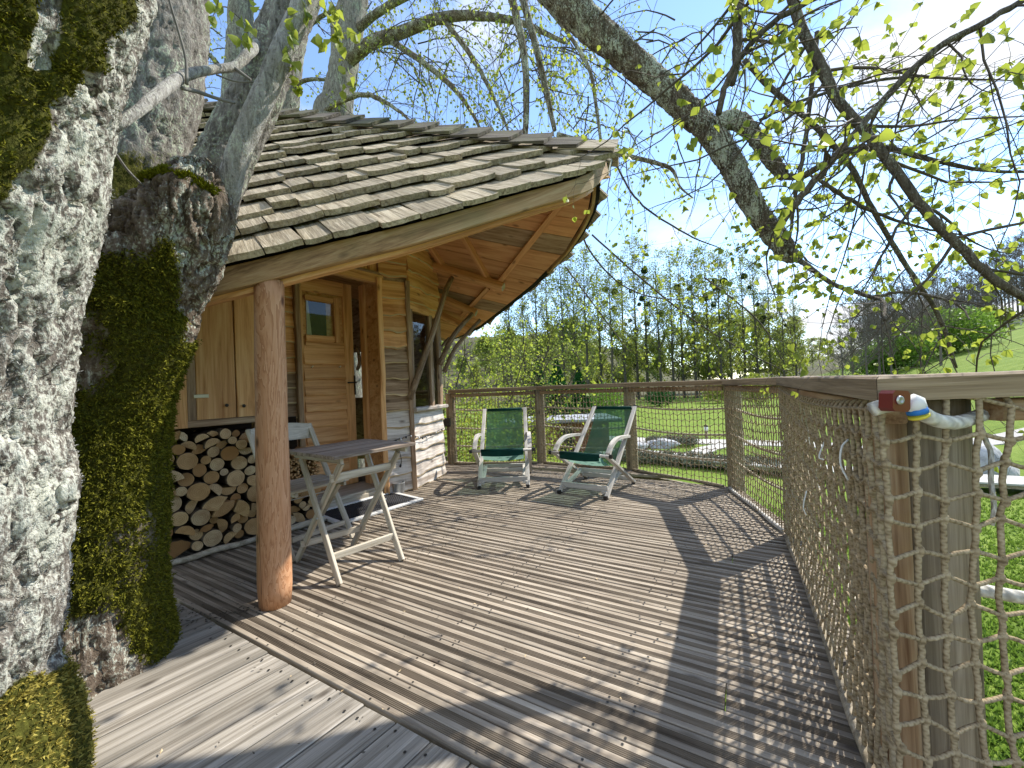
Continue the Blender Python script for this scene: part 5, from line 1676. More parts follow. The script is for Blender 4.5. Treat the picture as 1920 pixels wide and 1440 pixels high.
# --- stems rising from the stool
def stem(rows, na, nl, disp, mat, seed, mossf=None, name='stem'):
    me, v, n_2, m2 = trunk_mesh(name, [(p.x, p.y, p.z, r) for p, r in rows], na, nl, disp, mossf, mat, seed)
    obj(name, me, None, lin); return v, n_2, m2
stem([(edge_center(px, py, Y, r), r) for px, py, Y, r in ((318, 470, 2.12, .18), (335, 380, 2.15, .18), (352, 300, 2.2, .185), (380, 200, 2.25, .185), (391, 100, 2.3, .18), (396, 0, 2.35, .18), (400, -160, 2.4, .17), (404, -400, 2.5, .16))], 90, 150, .016, M_['bark3'], 21,
     lambda q, o: max(0, min(1, .9 - (q.z - 2.0) * 1.6 + .8 * noise.noise(q * 5))))
stem([(at(px, py, Y), r) for px, py, Y, r in ((372, 440, 1.86, .13), (392, 375, 1.90, .125), (430, 282, 1.93, .118), (490, 150, 1.98, .112), (556, 0, 2.03, .108), (610, -130, 2.1, .10), (690, -340, 2.2, .09))], 70, 150, .012, M_['bark3'], 31)
stem([(at(px, py, Y), r) for px, py, Y, r in ((392, 450, 1.80, .07), (412, 400, 1.76, .062), (426, 362, 1.73, .052), (452, 275, 1.72, .048), (503, 160, 1.74, .046), (572, 0, 1.78, .044), (640, -150, 1.84, .042), (720, -330, 1.9, .04))], 36, 120, .004, M_['bark_pale'], 41)
# moss cushion on the burl
cc = at(338, 352, 1.62); mpts, mnrm = [], []
for k in range(6500):
    v = Vector(RNG.normal(size=3)).normalized()
    if v.z < -.25: continue
    b = 1 + .25 * noise.noise(v * 2.5)
    mpts.append((cc.x + v.x * .135 * b, cc.y + v.y * .10 * b, cc.z + v.z * .055 * b - .02 * abs(v.x))); mnrm.append((v.x, v.y, v.z + .4))
o = obj('moss', tufts_mesh('moss', mpts, mnrm, .017, leaf_mat('bright_moss', (.08, .085, .008), (.24, .25, .022), (.25, .27, .03), .3), 3, .7), None, lin); o['kind'] = 'stuff'
mb = MB(); vs = []
for jj in range(9):
    for ii in range(16):
        th, ph = math.pi * jj / 8, 2 * math.pi * ii / 16
        vs.append((cc.x + .125 * math.sin(th) * math.cos(ph), cc.y + .09 * math.sin(th) * math.sin(ph), cc.z + .045 * math.cos(th)))
mb.add(vs, [(jj * 16 + ii, (jj + 1) * 16 + ii, (jj + 1) * 16 + (ii + 1) % 16, jj * 16 + (ii + 1) % 16) for jj in range(8) for ii in range(16)], 0, None, True)
obj('moss_cushion', mb, M_['bark2'], lin)
# pale side branch and dead twigs between the stems
def limb(rows, n, sides=9, mat='bark_limb', name='limb', wob=.0, parent=None):
    P = spline([tuple(at(px, py, Y)) + (r,) for px, py, Y, r in rows], n)
    mb = MB()
    pts = [Vector(p[:3]) + Vector((noise.noise(Vector((k * .7, 1, rows[0][0]))), 0, noise.noise(Vector((k * .7, 7, rows[0][0]))))) * wob for k, p in enumerate(P)]
    rad = [max(.0015, p[3] * (1 + .10 * noise.noise(Vector((k * .9, 3, rows[0][1]))))) for k, p in enumerate(P)]
    tube(mb, pts, rad, sides)
    obj(name, mb, M_[mat], parent or lin)
    return pts, rad
limb([(215, 240, 1.16, .013), (262, 205, 1.24, .016), (285, 185, 1.31, .018), (315, 162, 1.42, .020), (350, 140, 1.55, .019), (395, 131, 1.66, .017), (440, 124, 1.75, .018), (466, 100, 1.82, .022), (482, 84, 1.9, .024)], 30, 10, 'bark_pale', 'limb', .004)
for rows in (((350, 158, 1.5, .006), (348, 110, 1.5, .005), (335, 60, 1.48, .0045), (320, 10, 1.45, .004), (312, -30, 1.44, .003)), ((340, 165, 1.5, .008), (370, 172, 1.56, .008), (405, 184, 1.62, .007), (440, 193, 1.68, .006)), ((405, 140, 1.66, .004), (440, 152, 1.7, .004), (480, 154, 1.72, .003)), ((218, 290, 1.25, .004), (240, 320, 1.35, .004), (270, 350, 1.5, .003)), ((440, 128, 1.74, .008), (470, 150, 1.76, .006))):
    limb(list(rows), 14, 6, 'twig_grey', 'twig')

# --- branch and leaf growth
class Grow:
    def __init__(s, seed): s.rg = random.Random(seed); s.mb = MB(); s.lp, s.la, s.ls = [], [], []
    def rv(s): return Vector((s.rg.gauss(0, 1), s.rg.gauss(0, 1), s.rg.gauss(0, 1)))
    def branch(s, p, d, L, r, lvl, leaf=(.03, .05), droop=.12, kids=(5, 6), wig=.16, ppl=1.5):
        n = 5 if lvl == 0 else 8
        pts = [Vector(p)]; d = d.normalized(); rads = [r]
        for i in range(n):
            d = (d + s.rv() * wig + Vector((0, 0, -droop))).normalized()
            pts.append(pts[-1] + d * (L / n)); rads.append(r * (1 - .8 * (i + 1) / n))
        tube(s.mb, pts, rads, 3 if r < .006 else 5, 0, False)
        if lvl == 0:
            for i in range(1, n + 1):
                if i == n or s.rg.random() < ppl - 1:
                    s.leaf(pts[i], (pts[i] - pts[i - 1]).normalized(), leaf, 1 + (s.rg.random() < .35) + (i == n and s.rg.random() < .6))
        else:
            k = s.rg.randint(*kids)
            for j in range(k):
                f = (j + s.rg.random()) / k * .92 + .08
                i = min(int(f * n), n - 1); q = pts[i].lerp(pts[i + 1], f * n - i)
                dd = (pts[i + 1] - pts[i]).normalized(); o = s.rv(); o = (o - dd * o.dot(dd)).normalized()
                s.branch(q, dd * .65 + o * .8, L * s.rg.uniform(.32, .55) * (1 - .35 * f), max(.0012, rads[i] * .55), lvl - 1, leaf, droop * 1.2, kids, wig * 1.1, ppl)
    def leaf(s, p, d, leaf, k):
        for _ in range(k):
            a = (d * .3 + s.rv() * .55 + Vector((0, 0, -.75)))
            s.lp.append(tuple(p)); s.la.append(tuple(a)); s.ls.append(s.rg.uniform(*leaf))
    def along(s, pts, rad, every, Lr, lvl, leaf, droop=.1, kids=(4, 6), f0=0.1, ppl=1.5, bias=Vector((0, 0, 0))):
        acc = 0
        for i in range(1, len(pts)):
            if i / len(pts) < f0: continue
            seg = pts[i] - pts[i - 1]; acc += seg.length
            while acc > every:
                acc -= every
                dd = seg.normalized(); o = s.rv(); o = (o - dd * o.dot(dd)).normalized()
                s.branch(pts[i].lerp(pts[i - 1], s.rg.random()), dd * .5 + o + bias, s.rg.uniform(*Lr), min(.007, rad[i] * .4), lvl, leaf, droop, kids, .16, ppl)
    def finish(s, parent, leafmat, twigmat='twig', tname='twigs', lname='leaves'):
        o = obj(tname, s.mb, M_[twigmat], parent); o['kind'] = 'stuff'
        if s.lp:
            o = obj(lname, leaves_mesh(lname, s.lp, s.la, s.ls, M_[leafmat]), None, parent); o['kind'] = 'stuff'

# overhead limbs of the same tree, reaching over the terrace
big, bigr = limb([(985, -70, 2.6, 0.098), (1060, 8, 2.52, 0.093), (1135, 72, 2.46, 0.086), (1215, 142, 2.40, 0.079), (1300, 218, 2.34, 0.074), (1346, 266, 2.3, 0.072), (1380, 326, 2.27, 0.064), (1412, 388, 2.24, 0.058), (1446, 438, 2.21, 0.052), (1478, 474, 2.18, 0.044), (1494, 488, 2.17, 0.022)], 10, 8)
bpy.data.objects.remove(bpy.data.objects['limb.001']) if 'limb.001' in bpy.data.objects else None
rows_big = [(tuple(p), r) for p, r in zip(big, bigr)]
def moss_limb(q, o): return max(0, min(1, (o.z * .9 + .25 * noise.noise(q * 7) - .35) * 1.6)) * .75
me, Vb, Nb, mob = trunk_mesh('limb', [(p.x, p.y, p.z, r) for p, r in zip(big, bigr)], 64, 190, .012, moss_limb, M_['bark_limb'], 77)
obj('limb', me, None, lin)['label'] = 'thick lichen crusted limb reaching over the railing'
fl = [i for i in range(len(Vb)) if Nb[i].z > -.05 or Nb[i].x > .25]
fl = [i for i in fl if noise.noise(Vector(Vb[i]) * 9) > .12]
ids = pick(fl, 3500)
o = obj('lichen', tufts_mesh('lichen', jit(Vb, ids, .003), [tuple(Nb[i]) for i in ids], .013, M_['flake'], 2, 1.1), None, lin); o['kind'] = 'stuff'
stub_rows = [(1338, 240, 2.30, 0.048), (1368, 226, 2.28, 0.046), (1396, 236, 2.26, 0.045), (1420, 262, 2.24, 0.043), (1446, 300, 2.22, 0.040), (1466, 326, 2.21, 0.034), (1474, 334, 2.2, 0.016)]
me, *_ = trunk_mesh('limb', [tuple(at(px, py, Y)) + (r,) for px, py, Y, r in stub_rows], 40, 50, .008, moss_limb, M_['bark_limb'], 91)
obj('limb', me, None, lin)
limbs = []
for rows, n in ((((1466, 330, 2.2, .018), (1505, 330, 2.25, .019), (1550, 304, 2.3, .018), (1600, 281, 2.35, .018), (1660, 277, 2.4, .017), (1750, 300, 2.5, .015), (1850, 320, 2.6, .011), (1960, 322, 2.7, .008)), 40),
                (((1465, -80, 2.8, .034), (1500, 45, 2.72, .033), (1540, 122, 2.68, .032), (1570, 186, 2.65, .031), (1622, 246, 2.6, .029), (1680, 320, 2.55, .028), (1740, 402, 2.5, .027), (1800, 462, 2.46, .026), (1862, 522, 2.42, .024), (1950, 575, 2.4, .022)), 50),
                (((1960, -25, 1.95, .014), (1850, 40, 1.95, .0155), (1750, 96, 1.98, .0165), (1650, 195, 2.02, .017), (1560, 302, 2.06, .018), (1500, 372, 2.1, .018), (1462, 424, 2.15, .017)), 40),
                (((1388, -60, 2.45, .034), (1384, 40, 2.42, .030), (1381, 110, 2.4, .026), (1374, 158, 2.38, .016)), 16),
                (((1560, -20, 2.2, .014), (1450, 42, 2.22, .016), (1392, 102, 2.25, .017), (1361, 160, 2.27, .017), (1347, 214, 2.28, .018)), 24),
                (((1395, 112, 3.3, .022), (1450, 170, 3.3, .023), (1520, 230, 3.3, .022), (1590, 305, 3.3, .021), (1640, 400, 3.35, .020), (1700, 500, 3.4, .019), (1760, 592, 3.5, .017), (1792, 690, 3.6, .014)), 40),
                (((1532, 60, 3.1, .018), (1520, 180, 3.1, .017), (1505, 292, 3.1, .016), (1490, 372, 3.1, .014), (1480, 455, 3.1, .010)), 24),
                (((1486, 480, 2.2, .016), (1520, 502, 2.3, .014), (1560, 532, 2.4, .014), (1630, 556, 2.5, .012), (1656, 565, 2.55, .011), (1658, 600, 2.55, .008)), 24),
                (((1540, 340, 2.6, .012), (1590, 372, 2.65, .012), (1650, 402, 2.7, .011), (1720, 425, 2.8, .009), (1800, 440, 2.9, .006)), 24),
                (((1425, 225, 3.0, .012), (1500, 190, 3.0, .012), (1600, 160, 3.0, .011), (1700, 145, 3.05, .010), (1850, 150, 3.1, .007)), 24),
                (((1630, 558, 2.5, .010), (1690, 548, 2.6, .010), (1750, 556, 2.7, .009), (1800, 575, 2.8, .007), (1818, 600, 2.85, .004)), 20),
                (((955, -20, 4.6, .05), (972, 45, 4.6, .046), (985, 120, 4.6, .042), (987, 200, 4.6, .038), (984, 275, 4.6, .03)), 24),
                (((975, -20, 4.8, .045), (1003, 80, 4.7, .042), (1022, 160, 4.7, .038), (1040, 245, 4.7, .026)), 24),
                (((1045, 252, 4.6, .03), (1100, 268, 4.5, .028), (1160, 288, 4.4, .026), (1225, 304, 4.3, .024), (1260, 318, 4.25, .02), (1275, 350, 4.2, .012), (1300, 372, 4.2, .008)), 30),
                (((1015, 0, 5.5, .026), (1070, 70, 5.5, .026), (1105, 130, 5.4, .026), (1118, 200, 5.4, .024), (1130, 290, 5.4, .02)), 26)):
    q = len(limbs); m_ = len(rows) - 1
    if q < 11:                                  # these hang close to the camera
        k0 = 1.0 if q in (0, 7) else (.80 if q == 10 else .60)
        rows = [(a, b, c * (k0 + (.60 - k0) * i / m_), r * (k0 + (.60 - k0) * i / m_)) for i, (a, b, c, r) in enumerate(rows)]
    limbs.append(limb(list(rows), n, 7, 'bark_limb' if rows[0][3] > .024 else 'bark_twig', 'limb', .006))
gr = Grow(101)
for k, (pts, rad) in enumerate(limbs):
    far = k >= 11
    sparse = k in (1, 5, 7, 8, 9, 10)
    if not far: gr.along(pts, rad, .19, (.45, 1.0), 1, (.016, .03), .03, (5, 8), .04, 1.06)
    gr.along(pts, rad, (.17 if sparse else .10) if not far else .20, (.25, .62) if not far else (.5, 1.2), 1, (.020, .038) if not far else (.03, .05), .05, (4, 7), .04, 1.22 if not far else 1.3)
gr.along([Vector(p) for p in big], bigr, .30, (.3, .6), 1, (.03, .055), .08, (3, 4), .15, 1.1)
gr.finish(lin, 'leaf')
# fresh shoots close to the camera on the pale stem and near the roof
gr = Grow(55)
for px, py, Y in ((430, 60, 1.55), (455, 20, 1.6), (470, 90, 1.7), (540, 60, 1.62), (530, 130, 1.68), (600, 50, 1.7), (600, 120, 1.72), (620, 90, 1.75), (545, 150, 1.7), (640, 150, 1.8), (560, 20, 1.65), (650, 100, 1.85), (410, 30, 1.7), (620, 40, 1.8), (670, 190, 2.0)):
    gr.branch(at(px, py - 40, Y + .1), Vector((.3, -.3, -.5)), .16, .0025, 0, (.035, .055), .1, (2, 3), .2, 1.9)
gr.finish(lin, 'leaf')

# --- trees standing behind the cabin
def back_tree(label, stems, arms, seed, sprays):
    b = stems[0][0]; t = thing('linden_tree', (at(*b[:3]).x, at(*b[:3]).y, -2.6), 0, label, 'tree')
    for rows in stems:
        P0 = at(*rows[0][:3])
        pts = [(P0.x, P0.y, -2.7, rows[0][3] * 1.25)] + [tuple(at(px, py, Y)) + (r,) for px, py, Y, r in rows]
        me, *_ = trunk_mesh('trunk', pts, 36, 90, .022, None, M_['bark3'], seed)
        obj('trunk', me, None, t)
    g = Grow(seed)
    for rows in arms:
        pts, rad = limb(list(rows), 30, 7, 'bark_limb', 'limb', .02, t)
        g.along(pts, rad, .16, (.8, 2.0), 1, (.035, .06), .26, (6, 9), .12, 1.35, Vector((.25, 0, -.1)))
    for (px, py, Y, n, ln) in sprays:
        for k in range(n):
            p = at(px + g.rg.uniform(-110, 110), py + g.rg.uniform(-70, 70), Y + g.rg.uniform(-.8, .8))
            g.branch(p, Vector((g.rg.uniform(-.5, .9), g.rg.uniform(-.4, .4), g.rg.uniform(-.3, .5))), ln * g.rg.uniform(.7, 1.3), .014, 1, (.03, .055), .2, (6, 9), .16, 1.4)
    g.finish(t, 'leaf')
back_tree('grey trunked tree with long arching branches behind the shake roof',
          [[(618, 300, 8.4, .36), (632, 200, 8.4, .33), (648, 110, 8.4, .28), (664, 30, 8.4, .24), (690, -90, 8.4, .2), (740, -300, 8.4, .15)], [(640, 130, 8.4, .2), (640, 60, 8.5, .19), (655, -40, 8.6, .16), (640, -200, 8.6, .12)]],
          [[(640, 128, 8.4, .15), (690, 84, 8.0, .13), (755, 60, 7.6, .11), (830, 33, 7.2, .09), (900, 30, 6.8, .07), (975, 42, 6.4, .05), (1060, 80, 6.1, .03)],
           [(655, 70, 8.4, .09), (700, 30, 8.2, .08), (760, -5, 8.0, .07), (860, -40, 7.6, .05), (960, -50, 7.2, .04), (1150, -40, 6.8, .03)],
           [(730, 75, 7.8, .06), (790, 115, 7.4, .055), (850, 165, 7.1, .045), (890, 220, 6.9, .03), (905, 260, 6.9, .02)],
           [(830, 35, 7.2, .05), (880, 100, 7.0, .045), (920, 170, 6.9, .035), (955, 250, 6.8, .02)],
           [(600, 215, 8.2, .05), (640, 190, 7.9, .05), (690, 178, 7.6, .045), (750, 210, 7.4, .03), (790, 250, 7.3, .015)]],
          201, [(760, 130, 8.0, 9, 1.7), (900, 110, 8.0, 10, 1.7), (1040, 130, 7.6, 10, 1.6), (1180, 60, 7.2, 10, 1.6), (1150, 190, 7.4, 9, 1.5), (1300, 90, 7.0, 8, 1.5), (1060, 40, 8.5, 8, 1.7)])
back_tree('slender grey trunk rising behind the ridge beside the leaning stem',
          [[(532, 320, 9.6, .30), (536, 215, 9.6, .28), (545, 140, 9.6, .25), (560, 40, 9.7, .23), (575, -60, 9.8, .2), (600, -260, 9.9, .15)]],
          [[(552, 80, 9.6, .06), (590, 40, 9.4, .05), (640, 10, 9.2, .04), (700, -30, 9.0, .03)], [(540, 170, 9.6, .05), (575, 150, 9.3, .045), (620, 150, 9.0, .03)]],
          211, [(430, 60, 9.5, 5, 1.4), (700, 60, 9.5, 8, 1.6), (440, 170, 9.5, 3, 1.2)])
back_tree('straight grey trunk glimpsed between the leaning stems at the top left',
          [[(430, 330, 7.4, .24), (438, 215, 7.4, .22), (446, 110, 7.4, .21), (452, 0, 7.4, .2), (458, -200, 7.4, .17)]], [[(440, 170, 7.4, .05), (415, 130, 7.2, .045), (400, 110, 7.1, .04), (380, 90, 7.0, .03)]], 221, [(420, 40, 8, 3, 1.2)])
# sprays hanging in front of the far trees, right of the prow
g = Grow(333)
for rows in (((1085, 400, 5.0, .014), (1100, 460, 5.0, .012), (1160, 530, 5.1, .010), (1240, 560, 5.2, .008), (1330, 555, 5.3, .005)), ((1150, 300, 4.6, .012), (1200, 380, 4.6, .012), (1290, 440, 4.7, .010), (1350, 465, 4.8, .006)),
             ((1110, 440, 6.5, .016), (1200, 520, 6.4, .015), (1300, 600, 6.2, .013), (1400, 660, 6.0, .010), (1480, 700, 6.0, .006)), ((1060, 500, 7, .014), (1120, 580, 7, .012), (1180, 660, 7, .008)),
             ((1320, 520, 5.5, .012), (1420, 600, 5.5, .011), (1470, 680, 5.6, .006))):
    pts, rad = limb(list(rows), 26, 5, 'twig', 'limb', .01)
    g.along(pts, rad, .20, (.4, 1.0), 1, (.03, .052), .10, (4, 6), .05, 1.3)
g.finish(lin, 'leaf')

# ============================================================ FAR TREES (built once per kind, then copied)
def tri_leaf_cloud(pos, size, mat, name):
    pos = np.asarray(pos, float); n = len(pos)
    a = unit(RNG.normal(size=(n, 3))); b = unit(np.cross(a, RNG.normal(size=(n, 3))))
    s = (np.asarray(size) * RNG.uniform(.6, 1.3, n))[:, None]
    V = np.stack([pos - a * s * .5 - b * s * .35, pos + a * s * .5 - b * s * .3, pos + a * s * .15 + b * s * .55], 1).reshape(-1, 3)
    return np_mesh(name, V, np.arange(3 * n).reshape(-1, 3), mat)
def far_tree(kind, seed, H):
    """returns (wood mesh, crown mesh); base at the origin"""
    rg = random.Random(seed); mb = MB(); lp = []
    def br(p, d, L, r, lvl):
        pts = [Vector(p)]; rr = [r]; d = Vector(d).normalized(); n = 4
        up = .10 if kind == 'poplar' else .06
        for i in range(n):
            d = (d + Vector((rg.gauss(0, .13), rg.gauss(0, .13), rg.gauss(0, .1) + up))).normalized()
            pts.append(pts[-1] + d * L / n); rr.append(r * (1 - .75 * (i + 1) / n))
        tube(mb, pts, rr, 3, 0, False, False, False)
        if lvl > 0:
            for j in range(rg.randint(3, 5) if kind != 'bare' else rg.randint(4, 6)):
                f = rg.uniform(.2, 1); i = min(int(f * n), n - 1)
                q = pts[i].lerp(pts[i + 1], f * n - i)
                br(q, d + Vector((rg.gauss(0, .6), rg.gauss(0, .6), rg.gauss(.1, .3))), L * rg.uniform(.35, .6), max(.026 if kind == 'bare' else .014, rr[i] * .55), lvl - 1)
        else:
            for j in range(9 if kind == 'poplar' else 12):
                q = pts[1].lerp(pts[-1], rg.random()); lp.append((q.x + rg.gauss(0, .28), q.y + rg.gauss(0, .28), q.z + rg.gauss(0, .28)))
    nseg = 12; lean = Vector((rg.gauss(0, .012), rg.gauss(0, .012), 1)); tp_ = [Vector((0, 0, -.5))]
    for i in range(nseg): tp_.append(tp_[-1] + (lean + Vector((rg.gauss(0, .015), rg.gauss(0, .015), 0))) * (H * .97 / nseg))
    R0 = H * .0105
    tube(mb, tp_, [R0 * (1 - .93 * i / nseg) for i in range(nseg + 1)], 6, 0, False, False, True)
    if kind == 'poplar':
        for k in range(46):
            f = rg.uniform(.30, .98) if k > 4 else rg.uniform(.12, .3); q = tp_[0].lerp(tp_[-1], f); a = rg.uniform(0, 6.28)
            br(q, (math.cos(a) * .75, math.sin(a) * .75, .85), H * (.17 if f < .7 else .13) * rg.uniform(.6, 1.1) * (1.15 - f * .55), R0 * .3 * (1 - f * .6), 1)
    elif kind == 'bare':
        for k in range(34):
            f = rg.uniform(.22, .98); q = tp_[0].lerp(tp_[-1], f); a = rg.uniform(0, 6.28)
            br(q, (math.cos(a), math.sin(a), .8), H * .30 * rg.uniform(.6, 1.1) * (1.2 - f * .8), R0 * .4 * (1 - f * .6), 2)
    else:
        for k in range(34):
            f = rg.uniform(.18, .97); q = tp_[0].lerp(tp_[-1], f); a = rg.uniform(0, 6.28)
            br(q, (math.cos(a), math.sin(a), .45), H * .30 * rg.uniform(.6, 1.1) * (1.15 - f * .75), R0 * .4 * (1 - f * .6), 1)
    return mb, lp
POP = []
for k in range(5):
    H = 29 + k; mb, lp = far_tree('poplar', 400 + k, H)
    POP.append((mb.mesh('trunk', M_['bg_trunk']), tri_leaf_cloud([(x + random.gauss(0, .35), y + random.gauss(0, .35), z + random.gauss(0, .35)) for x, y, z in lp for _ in range(2)], .27, M_['leaf_olive' if k % 2 else 'leaf_bg'], 'crown'), H))
BARE = []
for k in range(4):
    mb, lp = far_tree('bare', 500 + k, 15 + k)
    BARE.append((mb.mesh('trunk', M_['bg_bare']), None, 15 + k))
LEAFY = []
for k in range(4):
    mb, lp = far_tree('leafy', 600 + k, 11 + k)
    lp2 = [(x + random.gauss(0, .3), y + random.gauss(0, .3), z + random.gauss(0, .3)) for x, y, z in lp for _ in range(2)]
    LEAFY.append((mb.mesh('trunk', M_['bg_trunk']), tri_leaf_cloud(lp2, .34, M_['leaf_bg' if k % 2 else 'leaf_olive'], 'crown'), 11 + k))
mist = tri_leaf_cloud(unit(RNG.normal(size=(260, 3))) * (RNG.uniform(.3, 1, 260) ** .4)[:, None] * .55, .3, M_['mistle'], 'mistletoe')
rt = random.Random(77)
def nth(i):
    i += 1
    return '%d%s' % (i, 'th' if 10 <= i % 100 <= 20 else {1: 'st', 2: 'nd', 3: 'rd'}.get(i % 10, 'th'))
def plant(name, variant, x, y, scale, label, group, cat='tree', mis=0):
    tm, cm_, H = variant
    t = bpy.data.objects.new(name, None); z = ground_z(x, y)
    link(t, None, Matrix.Translation((x, y, z)) @ Matrix.Rotation(rt.uniform(0, 6.28), 4, 'Z') @ Matrix.Diagonal((scale * rt.uniform(.9, 1.1), scale * rt.uniform(.9, 1.1), scale, 1)))
    tag(t, label, cat, group)
    W = WM[t.name]
    o = bpy.data.objects.new('trunk', tm); link(o, t, W)
    if cm_ is not None: o = bpy.data.objects.new('crown', cm_); link(o, t, W)
    for k in range(mis):
        o = bpy.data.objects.new('mistletoe', mist)
        link(o, t, W @ Matrix.Translation((rt.gauss(0, 1.2), rt.gauss(0, 1.2), H * rt.uniform(.45, .82))) @ Matrix.Scale(rt.uniform(.6, 1.25), 4))
    return t
ORD = ['first', 'second', 'third', 'fourth', 'fifth', 'sixth', 'seventh', 'eighth', 'ninth', 'tenth', 'eleventh', 'twelfth', 'thirteenth', 'fourteenth', 'fifteenth', 'sixteenth', 'seventeenth', 'eighteenth', 'nineteenth', 'twentieth', 'twenty first', 'twenty second', 'twenty third', 'twenty fourth', 'twenty fifth', 'twenty sixth', 'twenty seventh', 'twenty eighth']
pxs = [958, 985, 1010, 1030, 1058, 1080, 1103, 1128, 1150, 1172, 1196, 1215, 1240, 1262, 1282, 1305, 1330, 1352, 1372, 1398, 1422, 1446, 1470, 1494]
for i, px in enumerate(pxs):
    Y = 74 + rt.uniform(-8, 9); x = (px - 960) / FPX * Y
    top = float(np.interp(px, [950, 1050, 1200, 1340, 1440, 1500], [500, 462, 448, 452, 478, 540])) + rt.uniform(-10, 22)
    v = POP[rt.randrange(5)]
    Hn = (Y0 - (px - 960) * .040 - top) / FPX * Y + CAM_H - ground_z(x, Y)
    plant('poplar_tree', v, x, Y, Hn / v[2], 'tall thinly leaved tree, %s from the left in the row beyond the lawn' % ORD[i], 'row of tall trees beyond the lawn', mis=rt.choice((0, 1, 2, 3, 4)) if px > 1090 else 0)
for i in range(20):                             # darker understorey wood behind the row
    px = 965 + i * 28 + rt.uniform(-12, 12); Y = 90 + (i % 2) * 16 + rt.uniform(-5, 8)
    v = LEAFY[rt.randrange(4)]
    plant('woodland_tree', v, (px - 960) / FPX * Y, Y, rt.uniform(1.15, 1.6), 'bushy tree, %s from the left in the wood behind the tall row' % ORD[i], 'wood behind the tall row')
for i, (px, Y, s) in enumerate(((1582, 44, .62), (1600, 47, .72), (1625, 45, .70), (1650, 48, .80), (1672, 46, .74), (1698, 50, .78), (1728, 52, .72), (1765, 42, .66))):
    plant('bare_tree', BARE[i % 4], (px - 960) / FPX * Y, Y, s, 'bare many branched tree, %s from the left in the clump below the hill' % ORD[i], 'bare clump below the hill')
k = 0
for i in range(44):                             # bare wood along the top of the hill
    px = 1620 + i * 7.5 + rt.uniform(-3, 3); Y = 88 + rt.uniform(-8, 22)
    plant('hill_tree', BARE[rt.randrange(4)], (px - 960) / FPX * Y, Y, rt.uniform(.85, 1.15), 'bare leafless tree, %s from the left in the wood along the hilltop' % nth(i), 'bare wood along the hilltop')
for i, (px, Y, s) in enumerate(((1480, 110, 1.0), (1500, 120, .9), (1525, 135, .85), (1545, 160, .8), (1560, 190, .75), (1580, 210, .8), (1600, 180, .7), (1620, 170, .8))):
    plant('valley_tree', LEAFY[i % 4], (px - 960) / FPX * Y, Y, s, 'small far tree, %s from the left in the gap of the valley' % nth(i), 'far trees in the valley gap')
for i in range(34):                             # wooded slope far left
    px = 830 + i * 9; Y = 120 + rt.uniform(0, 60)
    plant('slope_tree', (LEAFY + BARE)[rt.randrange(8)], (px - 960) / FPX * Y, Y, rt.uniform(.9, 1.3), 'hazy tree, %s from the left in the wood on the far slope' % nth(i), 'wood on the far left slope')

# near shrubs and small trees beyond the railing
def shrub(name, x, y, H, rad, n, size, mat, label, cat='shrub', group=None, shape='round', stems=5, twig='twig'):
    z = ground_z(x, y)
    t = thing(name, (x, y, z), 0, label, cat, group)
    rg = random.Random(int(abs(x * 71 + y * 37) * 10)); mb = MB(); tips = []
    for k in range(stems):
        a = rg.uniform(0, 6.28); pts = [Vector((x + rg.gauss(0, rad * .08), y + rg.gauss(0, rad * .08), z - .05))]
        d = Vector((math.cos(a) * .35, math.sin(a) * .35, 1))
        for i in range(7):
            d = (d + Vector((rg.gauss(0, .14), rg.gauss(0, .14), .02))).normalized(); pts.append(pts[-1] + d * H * .9 / 7)
            if i > 1:
                for q in range(2):
                    e = pts[-1] + Vector((rg.gauss(0, 1), rg.gauss(0, 1), rg.gauss(.3, .5))) * rad * .5
                    tube(mb, [pts[-1], pts[-1].lerp(e, .5) + Vector((0, 0, .04)), e], [.012, .008, .003], 3, 0, False); tips.append(e)
        tube(mb, pts, [max(.006, H * .008 * (1 - i / 8)) for i in range(8)], 5, 0, False)
    obj('stems', mb, M_[twig], t)
    pos = []
    while len(pos) < n:
        if shape == 'cone':
            f = rg.random() ** .8; a = rg.uniform(0, 6.28); r = rad * (1 - f) * rg.uniform(.35, 1); pos.append((x + r * math.cos(a), y + r * math.sin(a), z + .1 + H * f))
        elif shape == 'open':
            e = rg.choice(tips); s = rad * .22; pos.append((e.x + rg.gauss(0, s), e.y + rg.gauss(0, s), e.z + rg.gauss(0, s)))
        else:
            v = Vector((rg.gauss(0, 1), rg.gauss(0, 1), rg.gauss(0, 1))).normalized() * rg.random() ** .4
            b = 1 + .3 * noise.noise(v * 2.2 + Vector((x, y, 0))); pos.append((x + v.x * rad * b, y + v.y * rad * b, z + H * .52 + v.z * H * .5 * b))
    o = obj('foliage', tri_leaf_cloud(pos, size, M_[mat], 'foliage'), None, t); o['kind'] = 'stuff'
    return t
for i, (px, Y, H, rad, n, lab) in enumerate(((872, 10.2, 6.2, 1.2, 900, 'pale yellow green sapling just right of the brace poles'), (925, 12.5, 6.4, 1.5, 1000, 'pale leafy sapling behind the left deck chair'), (965, 15.0, 6.2, 1.4, 800, 'pale leafy sapling left of the dark conifer'), (845, 14.0, 6.0, 1.6, 1300, 'pale sapling seen past the window corner'), (1000, 20.0, 6.0, 1.5, 700, 'yellow green sapling in front of the far slope'), (800, 12, 5.5, 1.5, 1100, 'leafy sapling seen through the cabin window side'))):
    shrub('sapling', (px - 960) / FPX * Y, Y, H, rad, n, .085, 'leaf', lab, 'sapling', 'saplings beyond the railing', 'open', 5)
